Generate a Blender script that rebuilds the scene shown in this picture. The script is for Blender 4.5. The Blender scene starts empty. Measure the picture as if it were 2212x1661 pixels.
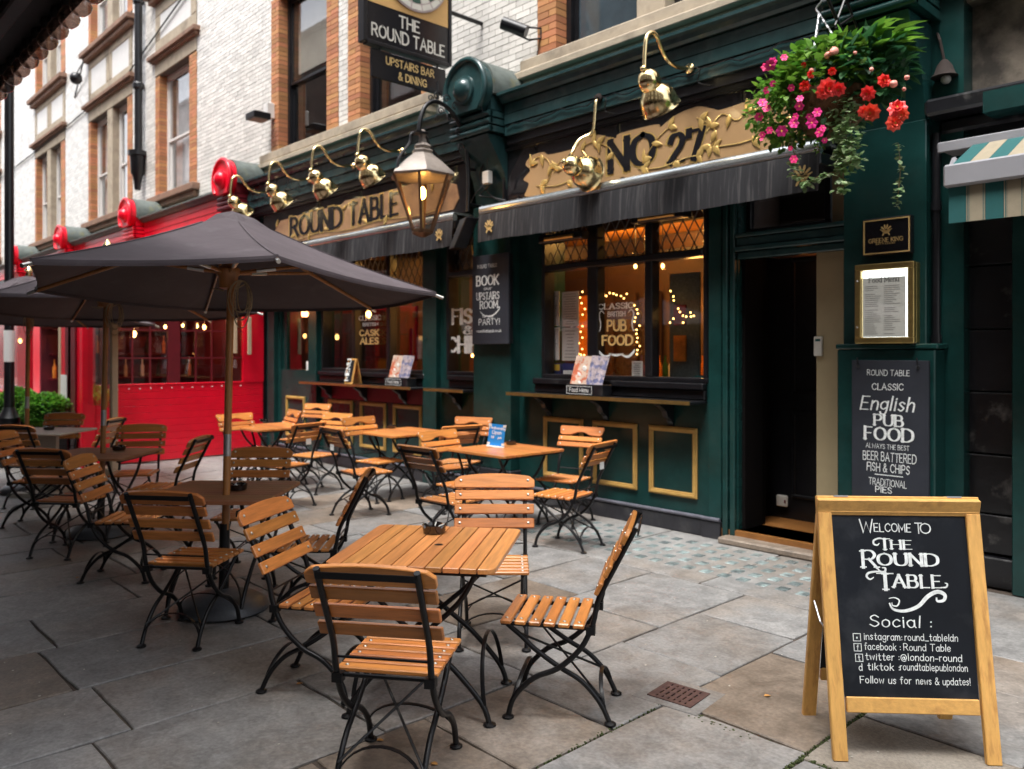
import bpy, bmesh, math, random
from mathutils import Vector, Matrix

# ---------------------------------------------------------------- camera, world, sun
S = bpy.context.scene
COL = S.collection
CAM_H = 1.64
YAW = math.atan2(0.7295, 0.684)
cam_d = bpy.data.cameras.new('camera')
cam = bpy.data.objects.new('camera', cam_d); COL.objects.link(cam)
cam.location = (0, 0, CAM_H); cam.rotation_euler = (math.radians(90), 0, YAW)
cam_d.sensor_width = 36; cam_d.lens = 36*1755/2212; cam_d.shift_y = -0.0317
cam_d.clip_start = 0.05; cam_d.clip_end = 400
cam_d.dof.use_dof = True; cam_d.dof.focus_distance = 3.5; cam_d.dof.aperture_fstop = 2.7
S.camera = cam
W = bpy.data.worlds.new('World'); S.world = W; W.use_nodes = True
SUN_EL, SUN_AZ = 68, 165
wn = W.node_tree.nodes; wl = W.node_tree.links
sky = wn.new('ShaderNodeTexSky'); sky.sky_type = 'NISHITA'; sky.sun_disc = False
sky.sun_elevation = math.radians(SUN_EL); sky.sun_rotation = math.radians(SUN_AZ)
sky.air_density = 1.0; sky.dust_density = 4.0; sky.ozone_density = 0.6
hs = wn.new('ShaderNodeHueSaturation'); hs.inputs['Saturation'].default_value = 0.28
wl.new(sky.outputs[0], hs.inputs['Color']); wl.new(hs.outputs[0], wn['Background'].inputs['Color'])
wn['Background'].inputs['Strength'].default_value = 0.15
sd = bpy.data.lights.new('sun', 'SUN'); sd.energy = 1.5; sd.angle = math.radians(20); sd.color = (1.0, 0.985, 0.96)
sun = bpy.data.objects.new('sun', sd); COL.objects.link(sun)
# direction towards the sun: behind and to the right of the camera, above the roofs
_el, _az = math.radians(SUN_EL), math.radians(SUN_AZ)
_dir = Vector((math.sin(_az)*math.cos(_el), math.cos(_az)*math.cos(_el), math.sin(_el)))
sun.rotation_euler = _dir.to_track_quat('Z', 'Y').to_euler(); sun.location = (5, -5, 20)
S.view_settings.view_transform = 'Standard'; S.view_settings.look = 'None'
S.view_settings.exposure = 1.5; S.view_settings.gamma = 1.0
S.view_settings.use_curve_mapping = False
S.render.engine = 'CYCLES'
S.cycles.max_bounces = 6; S.cycles.transparent_max_bounces = 12; S.cycles.glossy_bounces = 3
S.cycles.sample_clamp_indirect = 4; S.cycles.caustics_reflective = False; S.cycles.caustics_refractive = False
S.cycles.use_denoising = True

# ---------------------------------------------------------------- measured geometry (pixels of a 2212 px wide view -> places)
_f, _cx, _hy = 1755.0, 1106.0, 760.4
def _ray(x, y):
    u = x - _cx
    return (-0.7295*_f + 0.684*u, 0.684*_f + 0.7295*u, _hy - y)
def G(x, y, z=0.0):
    d = _ray(x, y); t = (z - CAM_H)/d[2]; return (d[0]*t, d[1]*t)
def Pf(x, y, Y):
    d = _ray(x, y); t = Y/d[1]; return (d[0]*t, CAM_H + d[2]*t)

# ---------------------------------------------------------------- helpers
class MB:
    def __init__(s): s.v = []; s.f = []; s.m = []
    def add(s, vs, fs, mi=0):
        o = len(s.v); s.v += [tuple(p) for p in vs]
        for f in fs: s.f.append(tuple(i+o for i in f)); s.m.append(mi)
        return s
    def box(s, x0, x1, y0, y1, z0, z1, mi=0):
        vs = [(x0,y0,z0),(x1,y0,z0),(x1,y1,z0),(x0,y1,z0),(x0,y0,z1),(x1,y0,z1),(x1,y1,z1),(x0,y1,z1)]
        return s.add(vs, [(0,3,2,1),(4,5,6,7),(0,1,5,4),(1,2,6,5),(2,3,7,6),(3,0,4,7)], mi)
    def hexa(s, vs, mi=0):
        return s.add(vs, [(0,3,2,1),(4,5,6,7),(0,1,5,4),(1,2,6,5),(2,3,7,6),(3,0,4,7)], mi)
    def quad(s, a, b, c, d, mi=0): return s.add([a,b,c,d], [(0,1,2,3)], mi)
    def tube(s, pts, r, n=8, mi=0, closed=False, flat=None):
        pts = [Vector(p) for p in pts]; k = len(pts)
        rs = r if isinstance(r, list) else [r]*k
        vs = []; prev = None
        for i, p in enumerate(pts):
            if closed: t = (pts[(i+1)%k]-pts[i-1])
            else: t = pts[min(i+1,k-1)]-pts[max(i-1,0)]
            if t.length < 1e-9: t = Vector((0,0,1))
            t.normalize()
            if flat is not None:
                a = Vector(flat); a = (a - t*a.dot(t))
                a = a.normalized() if a.length > 1e-6 else t.orthogonal().normalized()
            elif prev is None:
                a = t.orthogonal().normalized()
            else:
                a = prev - t*prev.dot(t)
                a = a.normalized() if a.length > 1e-6 else t.orthogonal().normalized()
            prev = a; b = t.cross(a)
            ra, rb = rs[i] if isinstance(rs[i], (list, tuple)) else (rs[i], rs[i])
            for j in range(n):
                w = 2*math.pi*(j+.5)/n
                vs.append(p + a*math.cos(w)*ra + b*math.sin(w)*rb)
        fs = []
        for i in range(k if closed else k-1):
            i2 = (i+1) % k
            for j in range(n):
                fs.append((i*n+j, i*n+(j+1)%n, i2*n+(j+1)%n, i2*n+j))
        if not closed:
            fs.append(tuple(range(n-1,-1,-1))); fs.append(tuple((k-1)*n+j for j in range(n)))
        return s.add(vs, fs, mi)
    def lathe(s, prof, c=(0,0,0), n=16, mi=0, axis='z', sq=None):
        vs = []; fs = []
        for r, z in prof:
            for j in range(n):
                w = 2*math.pi*(j+.5)/n
                a, b = r*math.cos(w), r*math.sin(w)
                if axis == 'z': p = (c[0]+a, c[1]+b, c[2]+z)
                elif axis == 'y': p = (c[0]+a, c[1]+z, c[2]+b)
                else: p = (c[0]+z, c[1]+a, c[2]+b)
                vs.append(p)
        for i in range(len(prof)-1):
            for j in range(n): fs.append((i*n+j, i*n+(j+1)%n, (i+1)*n+(j+1)%n, (i+1)*n+j))
        fs.append(tuple(range(n-1,-1,-1))); fs.append(tuple((len(prof)-1)*n+j for j in range(n)))
        return s.add(vs, fs, mi)
    def ball(s, c, r, n=10, mi=0, sz=1.0):
        k = max(4, n//2)
        return s.lathe([(r*math.sin(math.pi*i/k) + (1e-4 if i in (0,k) else 0), -r*sz*math.cos(math.pi*i/k)) for i in range(k+1)], c, n, mi)
    def prism(s, poly, c0, c1, axis='y', mi=0):
        n = len(poly); vs = []
        for c in (c0, c1):
            for a, b in poly:
                vs.append((a, c, b) if axis == 'y' else (c, a, b) if axis == 'x' else (a, b, c))
        fs = [tuple(range(n)), tuple(range(2*n-1, n-1, -1))]
        for j in range(n): fs.append((j, (j+1)%n, n+(j+1)%n, n+j))
        return s.add(vs, fs, mi)
    def frame(s, x0, x1, z0, z1, y0, y1, w, mi=0):   # rectangular frame in an x-z plane
        s.box(x0, x1, y0, y1, z0, z0+w, mi); s.box(x0, x1, y0, y1, z1-w, z1, mi)
        s.box(x0, x0+w, y0, y1, z0+w, z1-w, mi); return s.box(x1-w, x1, y0, y1, z0+w, z1-w, mi)
    def xf(s, M):
        s.v = [tuple(M @ Vector(p)) for p in s.v]; return s

def mesh_of(name, mb, mats, bevel=0, smooth=None, off=(0,0,0), uvfix=None):
    me = bpy.data.meshes.new(name)
    me.from_pydata([(a-off[0], b-off[1], c-off[2]) for a, b, c in mb.v], [], mb.f)
    mats = mats if isinstance(mats, (list, tuple)) else [mats]
    for m in mats: me.materials.append(m)
    if len(mats) > 1: me.polygons.foreach_set('material_index', mb.m)
    bm = bmesh.new(); bm.from_mesh(me)
    if len(mb.f) < 60000: bmesh.ops.recalc_face_normals(bm, faces=bm.faces)
    if bevel: bmesh.ops.bevel(bm, geom=list(bm.edges), offset=bevel, segments=1, profile=.5, affect='EDGES', clamp_overlap=True)
    bm.to_mesh(me); bm.free()
    if smooth is not None:
        me.polygons.foreach_set('use_smooth', [True]*len(me.polygons))
        me.set_sharp_from_angle(angle=math.radians(smooth))
    me.update(); return me
WLOC = {}
def part(name, mb, mats, parent, bevel=0, smooth=None, world=True, label=None, stuff=False):
    off = WLOC.get(parent.name, (0,0,0)) if (parent is not None and world) else (0,0,0)
    me = mb if isinstance(mb, bpy.types.Mesh) else mesh_of(name, mb, mats, bevel, smooth, off)
    o = bpy.data.objects.new(name, me); COL.objects.link(o)
    if parent is not None: o.parent = parent; WLOC[o.name] = off
    if label: o['label'] = label
    if stuff: o['kind'] = 'stuff'
    return o
def inst(name, me, parent, loc=(0,0,0), rot=(0,0,0), scale=(1,1,1)):
    o = bpy.data.objects.new(name, me); COL.objects.link(o); o.parent = parent
    o.location = loc; o.rotation_euler = rot; o.scale = scale; return o
def thing(name, label, cat, loc=(0,0,0), rz=0, group=None):
    o = bpy.data.objects.new(name, None); COL.objects.link(o); o.empty_display_size = .1
    o.location = loc; o.rotation_euler = (0,0,rz); o['label'] = label; o['category'] = cat
    if group: o['group'] = group
    WLOC[o.name] = tuple(loc) if rz == 0 else (0,0,0)
    return o
def tag(o, label, cat, group=None):
    o['label'] = label; o['category'] = cat
    if group: o['group'] = group
    return o
KIDS = {}
def kids(o): return [c for c in o.children]
def dup(root, loc, rz, label, group=None, name=None):
    def cp(o, par):
        c = o.copy(); COL.objects.link(c)
        if par is not None: c.parent = par
        for ch in kids(o): cp(ch, c)
        return c
    r = cp(root, None); r.location = loc; r.rotation_euler = (0,0,rz); r['label'] = label
    if group: r['group'] = group
    return r
def struct(name, mb, mats, **k):
    o = part(name, mb, mats, None, **k); o['kind'] = 'structure'; return o

# ---------------------------------------------------------------- materials
def mat(name, col, rough=.6, metal=0, var=.12, scale=6, stretch=(1,1,1), bump=.0, bscale=40, orand=.0, irand=.0,
        col2=None, c2amt=.5, c2scale=3, c2edge=(.45,.6), spec=.5, emit=None, estr=0, coat=0, world=False, huev=0):
    m = bpy.data.materials.new(name); m.use_nodes = True; nt = m.node_tree; n = nt.nodes; l = nt.links
    b = n['Principled BSDF']
    b.inputs['Roughness'].default_value = rough; b.inputs['Metallic'].default_value = metal
    b.inputs['Specular IOR Level'].default_value = spec; b.inputs['Coat Weight'].default_value = coat
    if coat: b.inputs['Coat Roughness'].default_value = .15
    if emit:
        b.inputs['Emission Color'].default_value = (*emit, 1); b.inputs['Emission Strength'].default_value = estr
    tc = n.new('ShaderNodeTexCoord'); vec = tc.outputs['Object']
    oi = n.new('ShaderNodeObjectInfo')
    if world:
        g = n.new('ShaderNodeNewGeometry'); vec = g.outputs['Position']
    mp = n.new('ShaderNodeMapping'); mp.inputs['Scale'].default_value = stretch; l.new(vec, mp.inputs['Vector'])
    if orand and not world:
        vm = n.new('ShaderNodeVectorMath'); vm.operation = 'ADD'
        mu = n.new('ShaderNodeMath'); mu.operation = 'MULTIPLY'; mu.inputs[1].default_value = 37.0
        l.new(oi.outputs['Random'], mu.inputs[0]); l.new(mp.outputs[0], vm.inputs[0]); l.new(mu.outputs[0], vm.inputs[1]); vec = vm.outputs[0]
    else: vec = mp.outputs[0]
    nz = n.new('ShaderNodeTexNoise'); nz.inputs['Scale'].default_value = scale; nz.inputs['Detail'].default_value = 6
    nz.inputs['Roughness'].default_value = .65; l.new(vec, nz.inputs['Vector'])
    # brightness factor
    mr = n.new('ShaderNodeMapRange'); mr.inputs['From Min'].default_value = .25; mr.inputs['From Max'].default_value = .75
    mr.inputs['To Min'].default_value = 1-var; mr.inputs['To Max'].default_value = 1+var; l.new(nz.outputs['Fac'], mr.inputs['Value'])
    fac = mr.outputs[0]
    for src, amt in (('o', orand), ('i', irand)):
        if amt:
            r = oi.outputs['Random'] if src == 'o' else n.new('ShaderNodeNewGeometry').outputs['Random Per Island']
            a = n.new('ShaderNodeMapRange'); a.inputs['To Min'].default_value = 1-amt; a.inputs['To Max'].default_value = 1+amt; l.new(r, a.inputs['Value'])
            mm = n.new('ShaderNodeMath'); mm.operation = 'MULTIPLY'; l.new(fac, mm.inputs[0]); l.new(a.outputs[0], mm.inputs[1]); fac = mm.outputs[0]
    rgb = n.new('ShaderNodeRGB'); rgb.outputs[0].default_value = (*col, 1); csock = rgb.outputs[0]
    if col2:
        n2 = n.new('ShaderNodeTexNoise'); n2.inputs['Scale'].default_value = c2scale; n2.inputs['Detail'].default_value = 8; n2.inputs['Roughness'].default_value = .6
        l.new(vec, n2.inputs['Vector'])
        m2 = n.new('ShaderNodeMapRange'); m2.inputs['From Min'].default_value = c2edge[0]; m2.inputs['From Max'].default_value = c2edge[1]
        m2.inputs['To Max'].default_value = c2amt; l.new(n2.outputs['Fac'], m2.inputs['Value'])
        mx = n.new('ShaderNodeMix'); mx.data_type = 'RGBA'; l.new(m2.outputs[0], mx.inputs['Factor']); l.new(csock, mx.inputs['A'])
        mx.inputs['B'].default_value = (*col2, 1); csock = mx.outputs['Result']
    hsv = n.new('ShaderNodeHueSaturation'); l.new(csock, hsv.inputs['Color']); l.new(fac, hsv.inputs['Value'])
    if huev:
        wn_ = n.new('ShaderNodeTexWhiteNoise'); wn_.noise_dimensions = '1D'
        l.new(n.new('ShaderNodeNewGeometry').outputs['Random Per Island'] if irand else oi.outputs['Random'], wn_.inputs['W'])
        a = n.new('ShaderNodeMapRange'); a.inputs['To Min'].default_value = .5-huev; a.inputs['To Max'].default_value = .5+huev
        l.new(wn_.outputs['Value'], a.inputs['Value']); l.new(a.outputs[0], hsv.inputs['Hue'])
    l.new(hsv.outputs[0], b.inputs['Base Color'])
    if bump:
        nb = n.new('ShaderNodeTexNoise'); nb.inputs['Scale'].default_value = bscale; nb.inputs['Detail'].default_value = 5; l.new(vec, nb.inputs['Vector'])
        bp = n.new('ShaderNodeBump'); bp.inputs['Strength'].default_value = bump; bp.inputs['Distance'].default_value = .01
        l.new(nb.outputs['Fac'], bp.inputs['Height']); l.new(bp.outputs[0], b.inputs['Normal'])
    return m
def emis(name, col, s):
    m = bpy.data.materials.new(name); m.use_nodes = True; n = m.node_tree.nodes
    n.remove(n['Principled BSDF']); e = n.new('ShaderNodeEmission'); e.inputs[0].default_value = (*col, 1); e.inputs[1].default_value = s
    m.node_tree.links.new(e.outputs[0], n['Material Output'].inputs[0]); return m
def glass(name, tint=(1,1,1), refl=1.0, rough=.02):
    m = bpy.data.materials.new(name); m.use_nodes = True; n = m.node_tree.nodes; l = m.node_tree.links
    n.remove(n['Principled BSDF'])
    t = n.new('ShaderNodeBsdfTransparent'); t.inputs[0].default_value = (*tint, 1)
    g = n.new('ShaderNodeBsdfGlossy'); g.inputs['Roughness'].default_value = rough; g.inputs[0].default_value = (refl, refl, refl, 1)
    lw = n.new('ShaderNodeLayerWeight'); lw.inputs['Blend'].default_value = .5
    pw = n.new('ShaderNodeMath'); pw.operation = 'POWER'; pw.inputs[1].default_value = 4.0; l.new(lw.outputs['Facing'], pw.inputs[0])
    fr = n.new('ShaderNodeMapRange'); fr.inputs['To Min'].default_value = .075; fr.inputs['To Max'].default_value = 1.0; l.new(pw.outputs[0], fr.inputs['Value'])
    mx = n.new('ShaderNodeMixShader'); l.new(fr.outputs[0], mx.inputs[0]); l.new(t.outputs[0], mx.inputs[1]); l.new(g.outputs[0], mx.inputs[2])
    l.new(mx.outputs[0], n['Material Output'].inputs[0]); return m

M = {}
def stone_mat(name, c1, c2):
    m = mat(name, c1, .52, var=.16, scale=2.2, orand=.13, bump=.35, bscale=30, col2=c2, c2amt=.5, c2scale=1.1, c2edge=(.47,.64), spec=.5)
    nt = m.node_tree; n = nt.nodes; l = nt.links; b = n['Principled BSDF']
    src = b.inputs['Base Color'].links[0].from_socket
    vec = [x for x in n if x.type == 'TEX_NOISE'][0].inputs['Vector'].links[0].from_socket
    f = n.new('ShaderNodeTexNoise'); f.inputs['Scale'].default_value = 55; f.inputs['Detail'].default_value = 4; l.new(vec, f.inputs['Vector'])
    g = n.new('ShaderNodeTexNoise'); g.inputs['Scale'].default_value = 7; g.inputs['Detail'].default_value = 9; g.inputs['Roughness'].default_value = .75; g.inputs['Distortion'].default_value = .6; l.new(vec, g.inputs['Vector'])
    prev = src
    for tex, lo, hi, a, c in ((f,.3,.7,.80,1.18),(g,.36,.60,.72,1.2)):
        r = n.new('ShaderNodeMapRange'); r.inputs['From Min'].default_value = lo; r.inputs['From Max'].default_value = hi; r.inputs['To Min'].default_value = a; r.inputs['To Max'].default_value = c; l.new(tex.outputs['Fac'], r.inputs['Value'])
        h = n.new('ShaderNodeHueSaturation'); l.new(prev, h.inputs['Color']); l.new(r.outputs[0], h.inputs['Value']); prev = h.outputs[0]
    l.new(prev, b.inputs['Base Color'])
    rr = n.new('ShaderNodeMapRange'); rr.inputs['To Min'].default_value = .38; rr.inputs['To Max'].default_value = .7; l.new(g.outputs['Fac'], rr.inputs['Value']); l.new(rr.outputs[0], b.inputs['Roughness'])
    return m
M['teak'] = mat('varnished_teak', (.56,.205,.052), .38, var=.28, scale=3.2, stretch=(1.5,16,16), orand=.22, col2=(.28,.105,.035), c2amt=.45, c2scale=1.3, c2edge=(.52,.72), bump=.12, bscale=9, huev=.006, coat=.25)
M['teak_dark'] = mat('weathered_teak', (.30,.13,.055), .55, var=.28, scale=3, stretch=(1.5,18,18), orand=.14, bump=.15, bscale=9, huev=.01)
M['teak_edge'] = mat('teak_top_face', (.58,.24,.075), .40, var=.3, scale=3, stretch=(1.2,16,16), orand=.2, bump=.12, bscale=8, huev=.007, coat=.2)
M['pole'] = mat('pole_wood', (.42,.18,.055), .4, var=.25, scale=4, stretch=(12,12,1.2), bump=.08, coat=.2)
M['pine'] = mat('pine_frame', (.66,.36,.10), .5, var=.2, scale=3.0, stretch=(13,13,1.1), orand=.06, bump=.1, bscale=8, col2=(.40,.18,.05), c2amt=.75, c2scale=2.4, c2edge=(.50,.66))
M['pineh'] = mat('pine_rail', (.66,.36,.10), .5, var=.2, scale=3.0, stretch=(1.1,13,13), orand=.06, bump=.1, bscale=8, col2=(.40,.18,.05), c2amt=.5, c2scale=2.2, c2edge=(.56,.74))
M['iron'] = mat('black_iron', (.006,.006,.007), .38, var=.3, scale=30, bump=.12, bscale=90, spec=.35)
M['steel'] = mat('steel', (.62,.6,.56), .28, metal=1, var=.1, scale=50)
M['galv'] = mat('galvanised_steel', (.45,.46,.47), .45, metal=.8, var=.2, scale=20)
M['canvas'] = mat('canopy_canvas', (.105,.086,.094), .9, var=.16, scale=2.2, bump=.9, bscale=5, spec=.25, col2=(.18,.165,.172), c2amt=.35, c2scale=5, c2edge=(.55,.75))
M['rope'] = mat('rope', (.42,.34,.22), .9, var=.3, scale=60)
M['green'] = mat('green_paint', (.0075,.040,.037), .26, var=.3, scale=4, bump=.12, bscale=14, col2=(.025,.055,.05), c2amt=.45, c2scale=3.3, c2edge=(.5,.75), spec=.5)
M['greenlit'] = mat('green_paint_lit', (.018,.051,.053), .24, var=.35, scale=5, bump=.2, bscale=11, col2=(.06,.09,.088), c2amt=.5, c2scale=4, c2edge=(.5,.72))  # lighter copy of the green, cornice highlights put into its base colour
M['black'] = mat('black_paint', (.009,.009,.011), .3, var=.4, scale=6, bump=.1, bscale=20, col2=(.05,.05,.05), c2amt=.5, c2scale=5, c2edge=(.6,.75))
M['blackwall'] = mat('black_painted_stone', (.008,.008,.010), .3, var=.4, scale=6, bump=.45, bscale=7, col2=(.13,.12,.115), c2amt=.7, c2scale=5, c2edge=(.58,.70), orand=.2)
M['plinth'] = mat('dark_plinth', (.022,.022,.027), .5, var=.35, scale=9, bump=.2, bscale=25, col2=(.08,.078,.075), c2amt=.5, c2scale=6, c2edge=(.52,.7))
M['gold'] = mat('gold_paint', (.50,.30,.085), .4, var=.2, scale=9, bump=.08, bscale=30)
M['goldsign'] = mat('gold_sign_field', (.44,.27,.13), .35, var=.08, scale=3, coat=.3)
M['goldworn'] = mat('worn_gold_sign_field', (.40,.22,.11), .4, var=.2, scale=5, col2=(.12,.055,.035), c2amt=.7, c2scale=3, c2edge=(.5,.68), coat=.3)
M['goldleaf'] = mat('gold_leaf_relief', (.74,.50,.17), .32, metal=.55, var=.2, scale=14, bump=.1)
M['brass'] = mat('polished_brass', (.95,.76,.40), .17, metal=1, var=.14, scale=9, bump=.04, bscale=12)
M['brassdull'] = mat('aged_brass', (.52,.38,.14), .32, metal=.9, var=.25, scale=14)
M['red'] = mat('red_gloss_paint', (.80,.004,.026), .28, var=.14, scale=3, bump=.14, bscale=9, col2=(.62,.002,.016), c2amt=.5, c2scale=2.2, c2edge=(.5,.75))
M['darkred'] = mat('dark_red_paint', (.13,.005,.012), .4, var=.25, scale=5)
M['white_brick'] = mat('glazed_white_brick', (.78,.75,.70), .25, var=.1, scale=7, irand=.14, bump=.08, bscale=14, col2=(.42,.39,.34), c2amt=.4, c2scale=.9, c2edge=(.54,.74), world=True, spec=.6)
M['white_brick1'] = mat('glazed_white_brick_single', (.78,.75,.70), .22, var=.1, scale=7, orand=.16, bump=.08, bscale=14, col2=(.36,.33,.29), c2amt=.5, c2scale=1.3, c2edge=(.54,.74), spec=.6)
M['orange_brick'] = mat('orange_brick', (.50,.22,.095), .55, var=.14, scale=9, irand=.22, bump=.1, bscale=30, world=True, huev=.012)
M['orange_brick1'] = mat('orange_brick_single', (.50,.22,.095), .55, var=.14, scale=9, orand=.22, bump=.1, bscale=30, huev=.012)
M['mortar'] = mat('mortar', (.13,.12,.105), .95, var=.25, scale=9)
M['mortard'] = mat('dark_mortar', (.20,.13,.09), .95, var=.25, scale=9)
M['stone'] = mat('buff_stone', (.42,.35,.26), .8, var=.2, scale=5, bump=.2, bscale=22, col2=(.16,.13,.10), c2amt=.6, c2scale=3, c2edge=(.52,.72), world=True)
M['brownstone'] = mat('brown_stone', (.26,.15,.10), .75, var=.25, scale=6, bump=.2, bscale=22, col2=(.09,.06,.05), c2amt=.6, c2scale=4, c2edge=(.5,.7), world=True)
M['grimestone'] = mat('grimy_stone', (.25,.21,.165), .9, var=.3, scale=5, bump=.4, bscale=16, col2=(.04,.035,.03), c2amt=.85, c2scale=2.6, c2edge=(.46,.64), world=True)
M['lead'] = mat('weathered_lead', (.10,.12,.11), .6, var=.4, scale=7, bump=.3, bscale=16, col2=(.19,.17,.05), c2amt=.55, c2scale=5, c2edge=(.55,.7))
M['slab'] = stone_mat('york_stone', (.225,.220,.212), (.165,.125,.09))
M['slabb'] = stone_mat('brown_york_stone', (.195,.155,.12), (.235,.225,.21))
M['slabr'] = mat('granular_concrete', (.26,.23,.19), .85, var=.3, scale=60, bump=.5, bscale=120, col2=(.15,.12,.09), c2amt=.5, c2scale=3)
M['joint'] = mat('paving_joint', (.075,.055,.042), .95, var=.4, scale=8, bump=.4, bscale=60, col2=(.07,.10,.03), c2amt=.55, c2scale=1.3, c2edge=(.55,.65), world=True)
M['lightglass'] = mat('pavement_glass', (.13,.155,.155), .22, var=.45, scale=22, orand=.3, bump=.2, bscale=30, col2=(.32,.40,.39), c2amt=.7, c2scale=9)
M['white_paint'] = mat('white_sash_paint', (.72,.70,.67), .4, var=.08, scale=8)
M['cream'] = mat('cream_panel', (.36,.29,.17), .6, var=.07, scale=5)
M['wpaper'] = mat('white_paper', (.85,.84,.81), .6, var=.04, scale=20)
M['tanpaper'] = mat('tan_paper', (.55,.42,.28), .7, var=.1, scale=6)
M['ink'] = mat('grey_ink', (.12,.12,.13), .7, var=.1)
M['chalk'] = mat('chalk_paint', (.72,.75,.74), .7, var=.3, scale=35)
M['chalkboard'] = mat('chalkboard', (.006,.008,.012), .6, spec=.22, var=.35, scale=2.5, bump=.03, col2=(.045,.048,.055), c2amt=.6, c2scale=3.5, c2edge=(.5,.7))
M['chalkgrey'] = mat('grey_chalkboard', (.026,.029,.038), .6, spec=.25, var=.25, scale=3)
M['signblack'] = mat('sign_black', (.010,.010,.013), .22, var=.2, scale=3)
M['goldtext'] = mat('gold_lettering', (.72,.50,.20), .4, var=.1, scale=20)
M['darkfab'] = mat('awning_fabric', (.011,.011,.014), .85, var=.35, scale=6, stretch=(9,1,.5), bump=.2, bscale=60, col2=(.10,.095,.095), c2amt=.5, c2scale=4, c2edge=(.50,.66))
M['silver'] = mat('silver_gutter', (.58,.62,.62), .25, metal=.85, var=.15, scale=5)
M['darkglass'] = mat('dark_glass', (.012,.012,.014), .06, var=.2, spec=.8)
M['skyglass'] = mat('bluish_window_glass', (.05,.07,.085), .05, var=.3, scale=1.5, spec=1.0)
M['glass'] = glass('window_glass', (.97,.97,.97), .9)
M['lglass'] = glass('lantern_glass', (.95,.9,.82), .8)
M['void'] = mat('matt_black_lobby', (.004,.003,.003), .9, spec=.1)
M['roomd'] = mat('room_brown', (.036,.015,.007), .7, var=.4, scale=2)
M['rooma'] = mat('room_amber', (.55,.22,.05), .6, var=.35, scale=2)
M['roomr'] = mat('room_red', (.12,.008,.02), .6, var=.4, scale=3)
M['floorwood'] = mat('oak_threshold_floor', (.26,.11,.03), .4, var=.3, scale=4, stretch=(2,10,1))
M['bulb'] = emis('warm_bulb', (1.0,.48,.12), 6)
M['fairy'] = emis('fairy_light', (1.0,.52,.13), 3.5)
M['bulbc'] = emis('bright_filament', (1.0,.52,.14), 8)
M['backlit'] = emis('menu_backlight', (.93,1.0,.96), 1.6)
M['bulbglass'] = glass('clear_bulb', (.40,.31,.27), 1.0, .05)
M['dirtyglass'] = mat('dark_canopy_metal', (.016,.013,.012), .55, var=.4, scale=6, bump=.2, bscale=12)
M['blue'] = mat('blue_card', (.01,.22,.62), .4, var=.08)
M['navy'] = mat('navy_print', (.02,.05,.18), .5, var=.3, scale=9)
M['orange'] = mat('orange_print', (.72,.22,.03), .5, var=.5, scale=10)
M['foodprint'] = mat('menu_food_print', (.62,.48,.38), .4, var=.3, scale=8, col2=(.55,.12,.05), c2amt=.9, c2scale=14, c2edge=(.52,.56))
M['tartan'] = mat('menu_tartan_print', (.42,.36,.38), .4, var=.6, scale=30, col2=(.12,.14,.28), c2amt=.9, c2scale=18, c2edge=(.5,.55))
M['purple'] = mat('purple_print', (.12,.07,.22), .5, var=.3, scale=9)
M['leaf'] = mat('begonia_leaf', (.11,.25,.028), .5, var=.3, scale=9, irand=.6, huev=.02)
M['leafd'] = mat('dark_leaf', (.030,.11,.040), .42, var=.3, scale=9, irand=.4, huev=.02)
M['leafv'] = mat('variegated_leaf', (.24,.38,.16), .5, var=.25, scale=30, irand=.35, col2=(.50,.55,.36), c2amt=.8, c2scale=26, c2edge=(.5,.6))
M['box'] = mat('box_foliage', (.13,.33,.04), .5, var=.3, scale=9, irand=.5, huev=.02)
M['coral'] = mat('coral_petal', (.86,.10,.055), .5, var=.12, scale=30, huev=.01)
M['redp'] = mat('scarlet_petal', (.75,.025,.015), .5, var=.12, scale=30)
M['pink'] = mat('magenta_petal', (.80,.025,.24), .5, var=.12, scale=30, huev=.012)
M['palepink'] = mat('pale_pink_petal', (.85,.33,.26), .5, var=.12, scale=30)
M['yellow'] = mat('yellow_stamen', (.75,.50,.06), .6)
M['stem'] = mat('stem', (.16,.10,.035), .6, var=.2)
M['coir'] = mat('coir_liner', (.14,.075,.035), .95, var=.4, scale=40, bump=.6, bscale=80)
M['tealst'] = mat('teal_awning_stripe', (.008,.085,.085), .8, var=.1, scale=20)
M['sand'] = mat('sand_awning_stripe', (.27,.23,.16), .8, var=.1, scale=20)
M['awgrey'] = mat('grey_awning_bar', (.27,.27,.29), .4, var=.08, scale=5)
M['umbbase'] = mat('umbrella_base_granite', (.060,.066,.075), .45, var=.25, scale=60, bump=.1)
M['wstone'] = mat('pale_table_top', (.45,.42,.36), .5, var=.1)
M['socket'] = mat('white_plastic', (.62,.60,.55), .4)
M['rust'] = mat('rusty_wire', (.022,.013,.010), .9, var=.5, scale=30)
M['ochre'] = mat('ochre_sign_field', (.60,.36,.13), .5, var=.15, scale=3)
M['drain'] = mat('rusty_drain_iron', (.075,.035,.028), .8, var=.5, scale=30)
M['lflame'] = emis('lantern_flame', (1.0,.50,.12), 30)
M['ash'] = mat('dark_glass_ashtray', (.015,.010,.008), .12, var=.3, spec=.8)
M['leafb'] = mat('fallen_leaf', (.45,.22,.06), .7, var=.3)
for k_ in ('leaf','leafd','leafv','box'):
    nt = M[k_].node_tree; b_ = nt.nodes['Principled BSDF']; t_ = nt.nodes.new('ShaderNodeBsdfTranslucent'); mx_ = nt.nodes.new('ShaderNodeMixShader'); mx_.inputs[0].default_value = .35
    nt.links.new(b_.inputs['Base Color'].links[0].from_socket, t_.inputs[0]); nt.links.new(b_.outputs[0], mx_.inputs[1]); nt.links.new(t_.outputs[0], mx_.inputs[2]); nt.links.new(mx_.outputs[0], nt.nodes['Material Output'].inputs[0])
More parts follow.
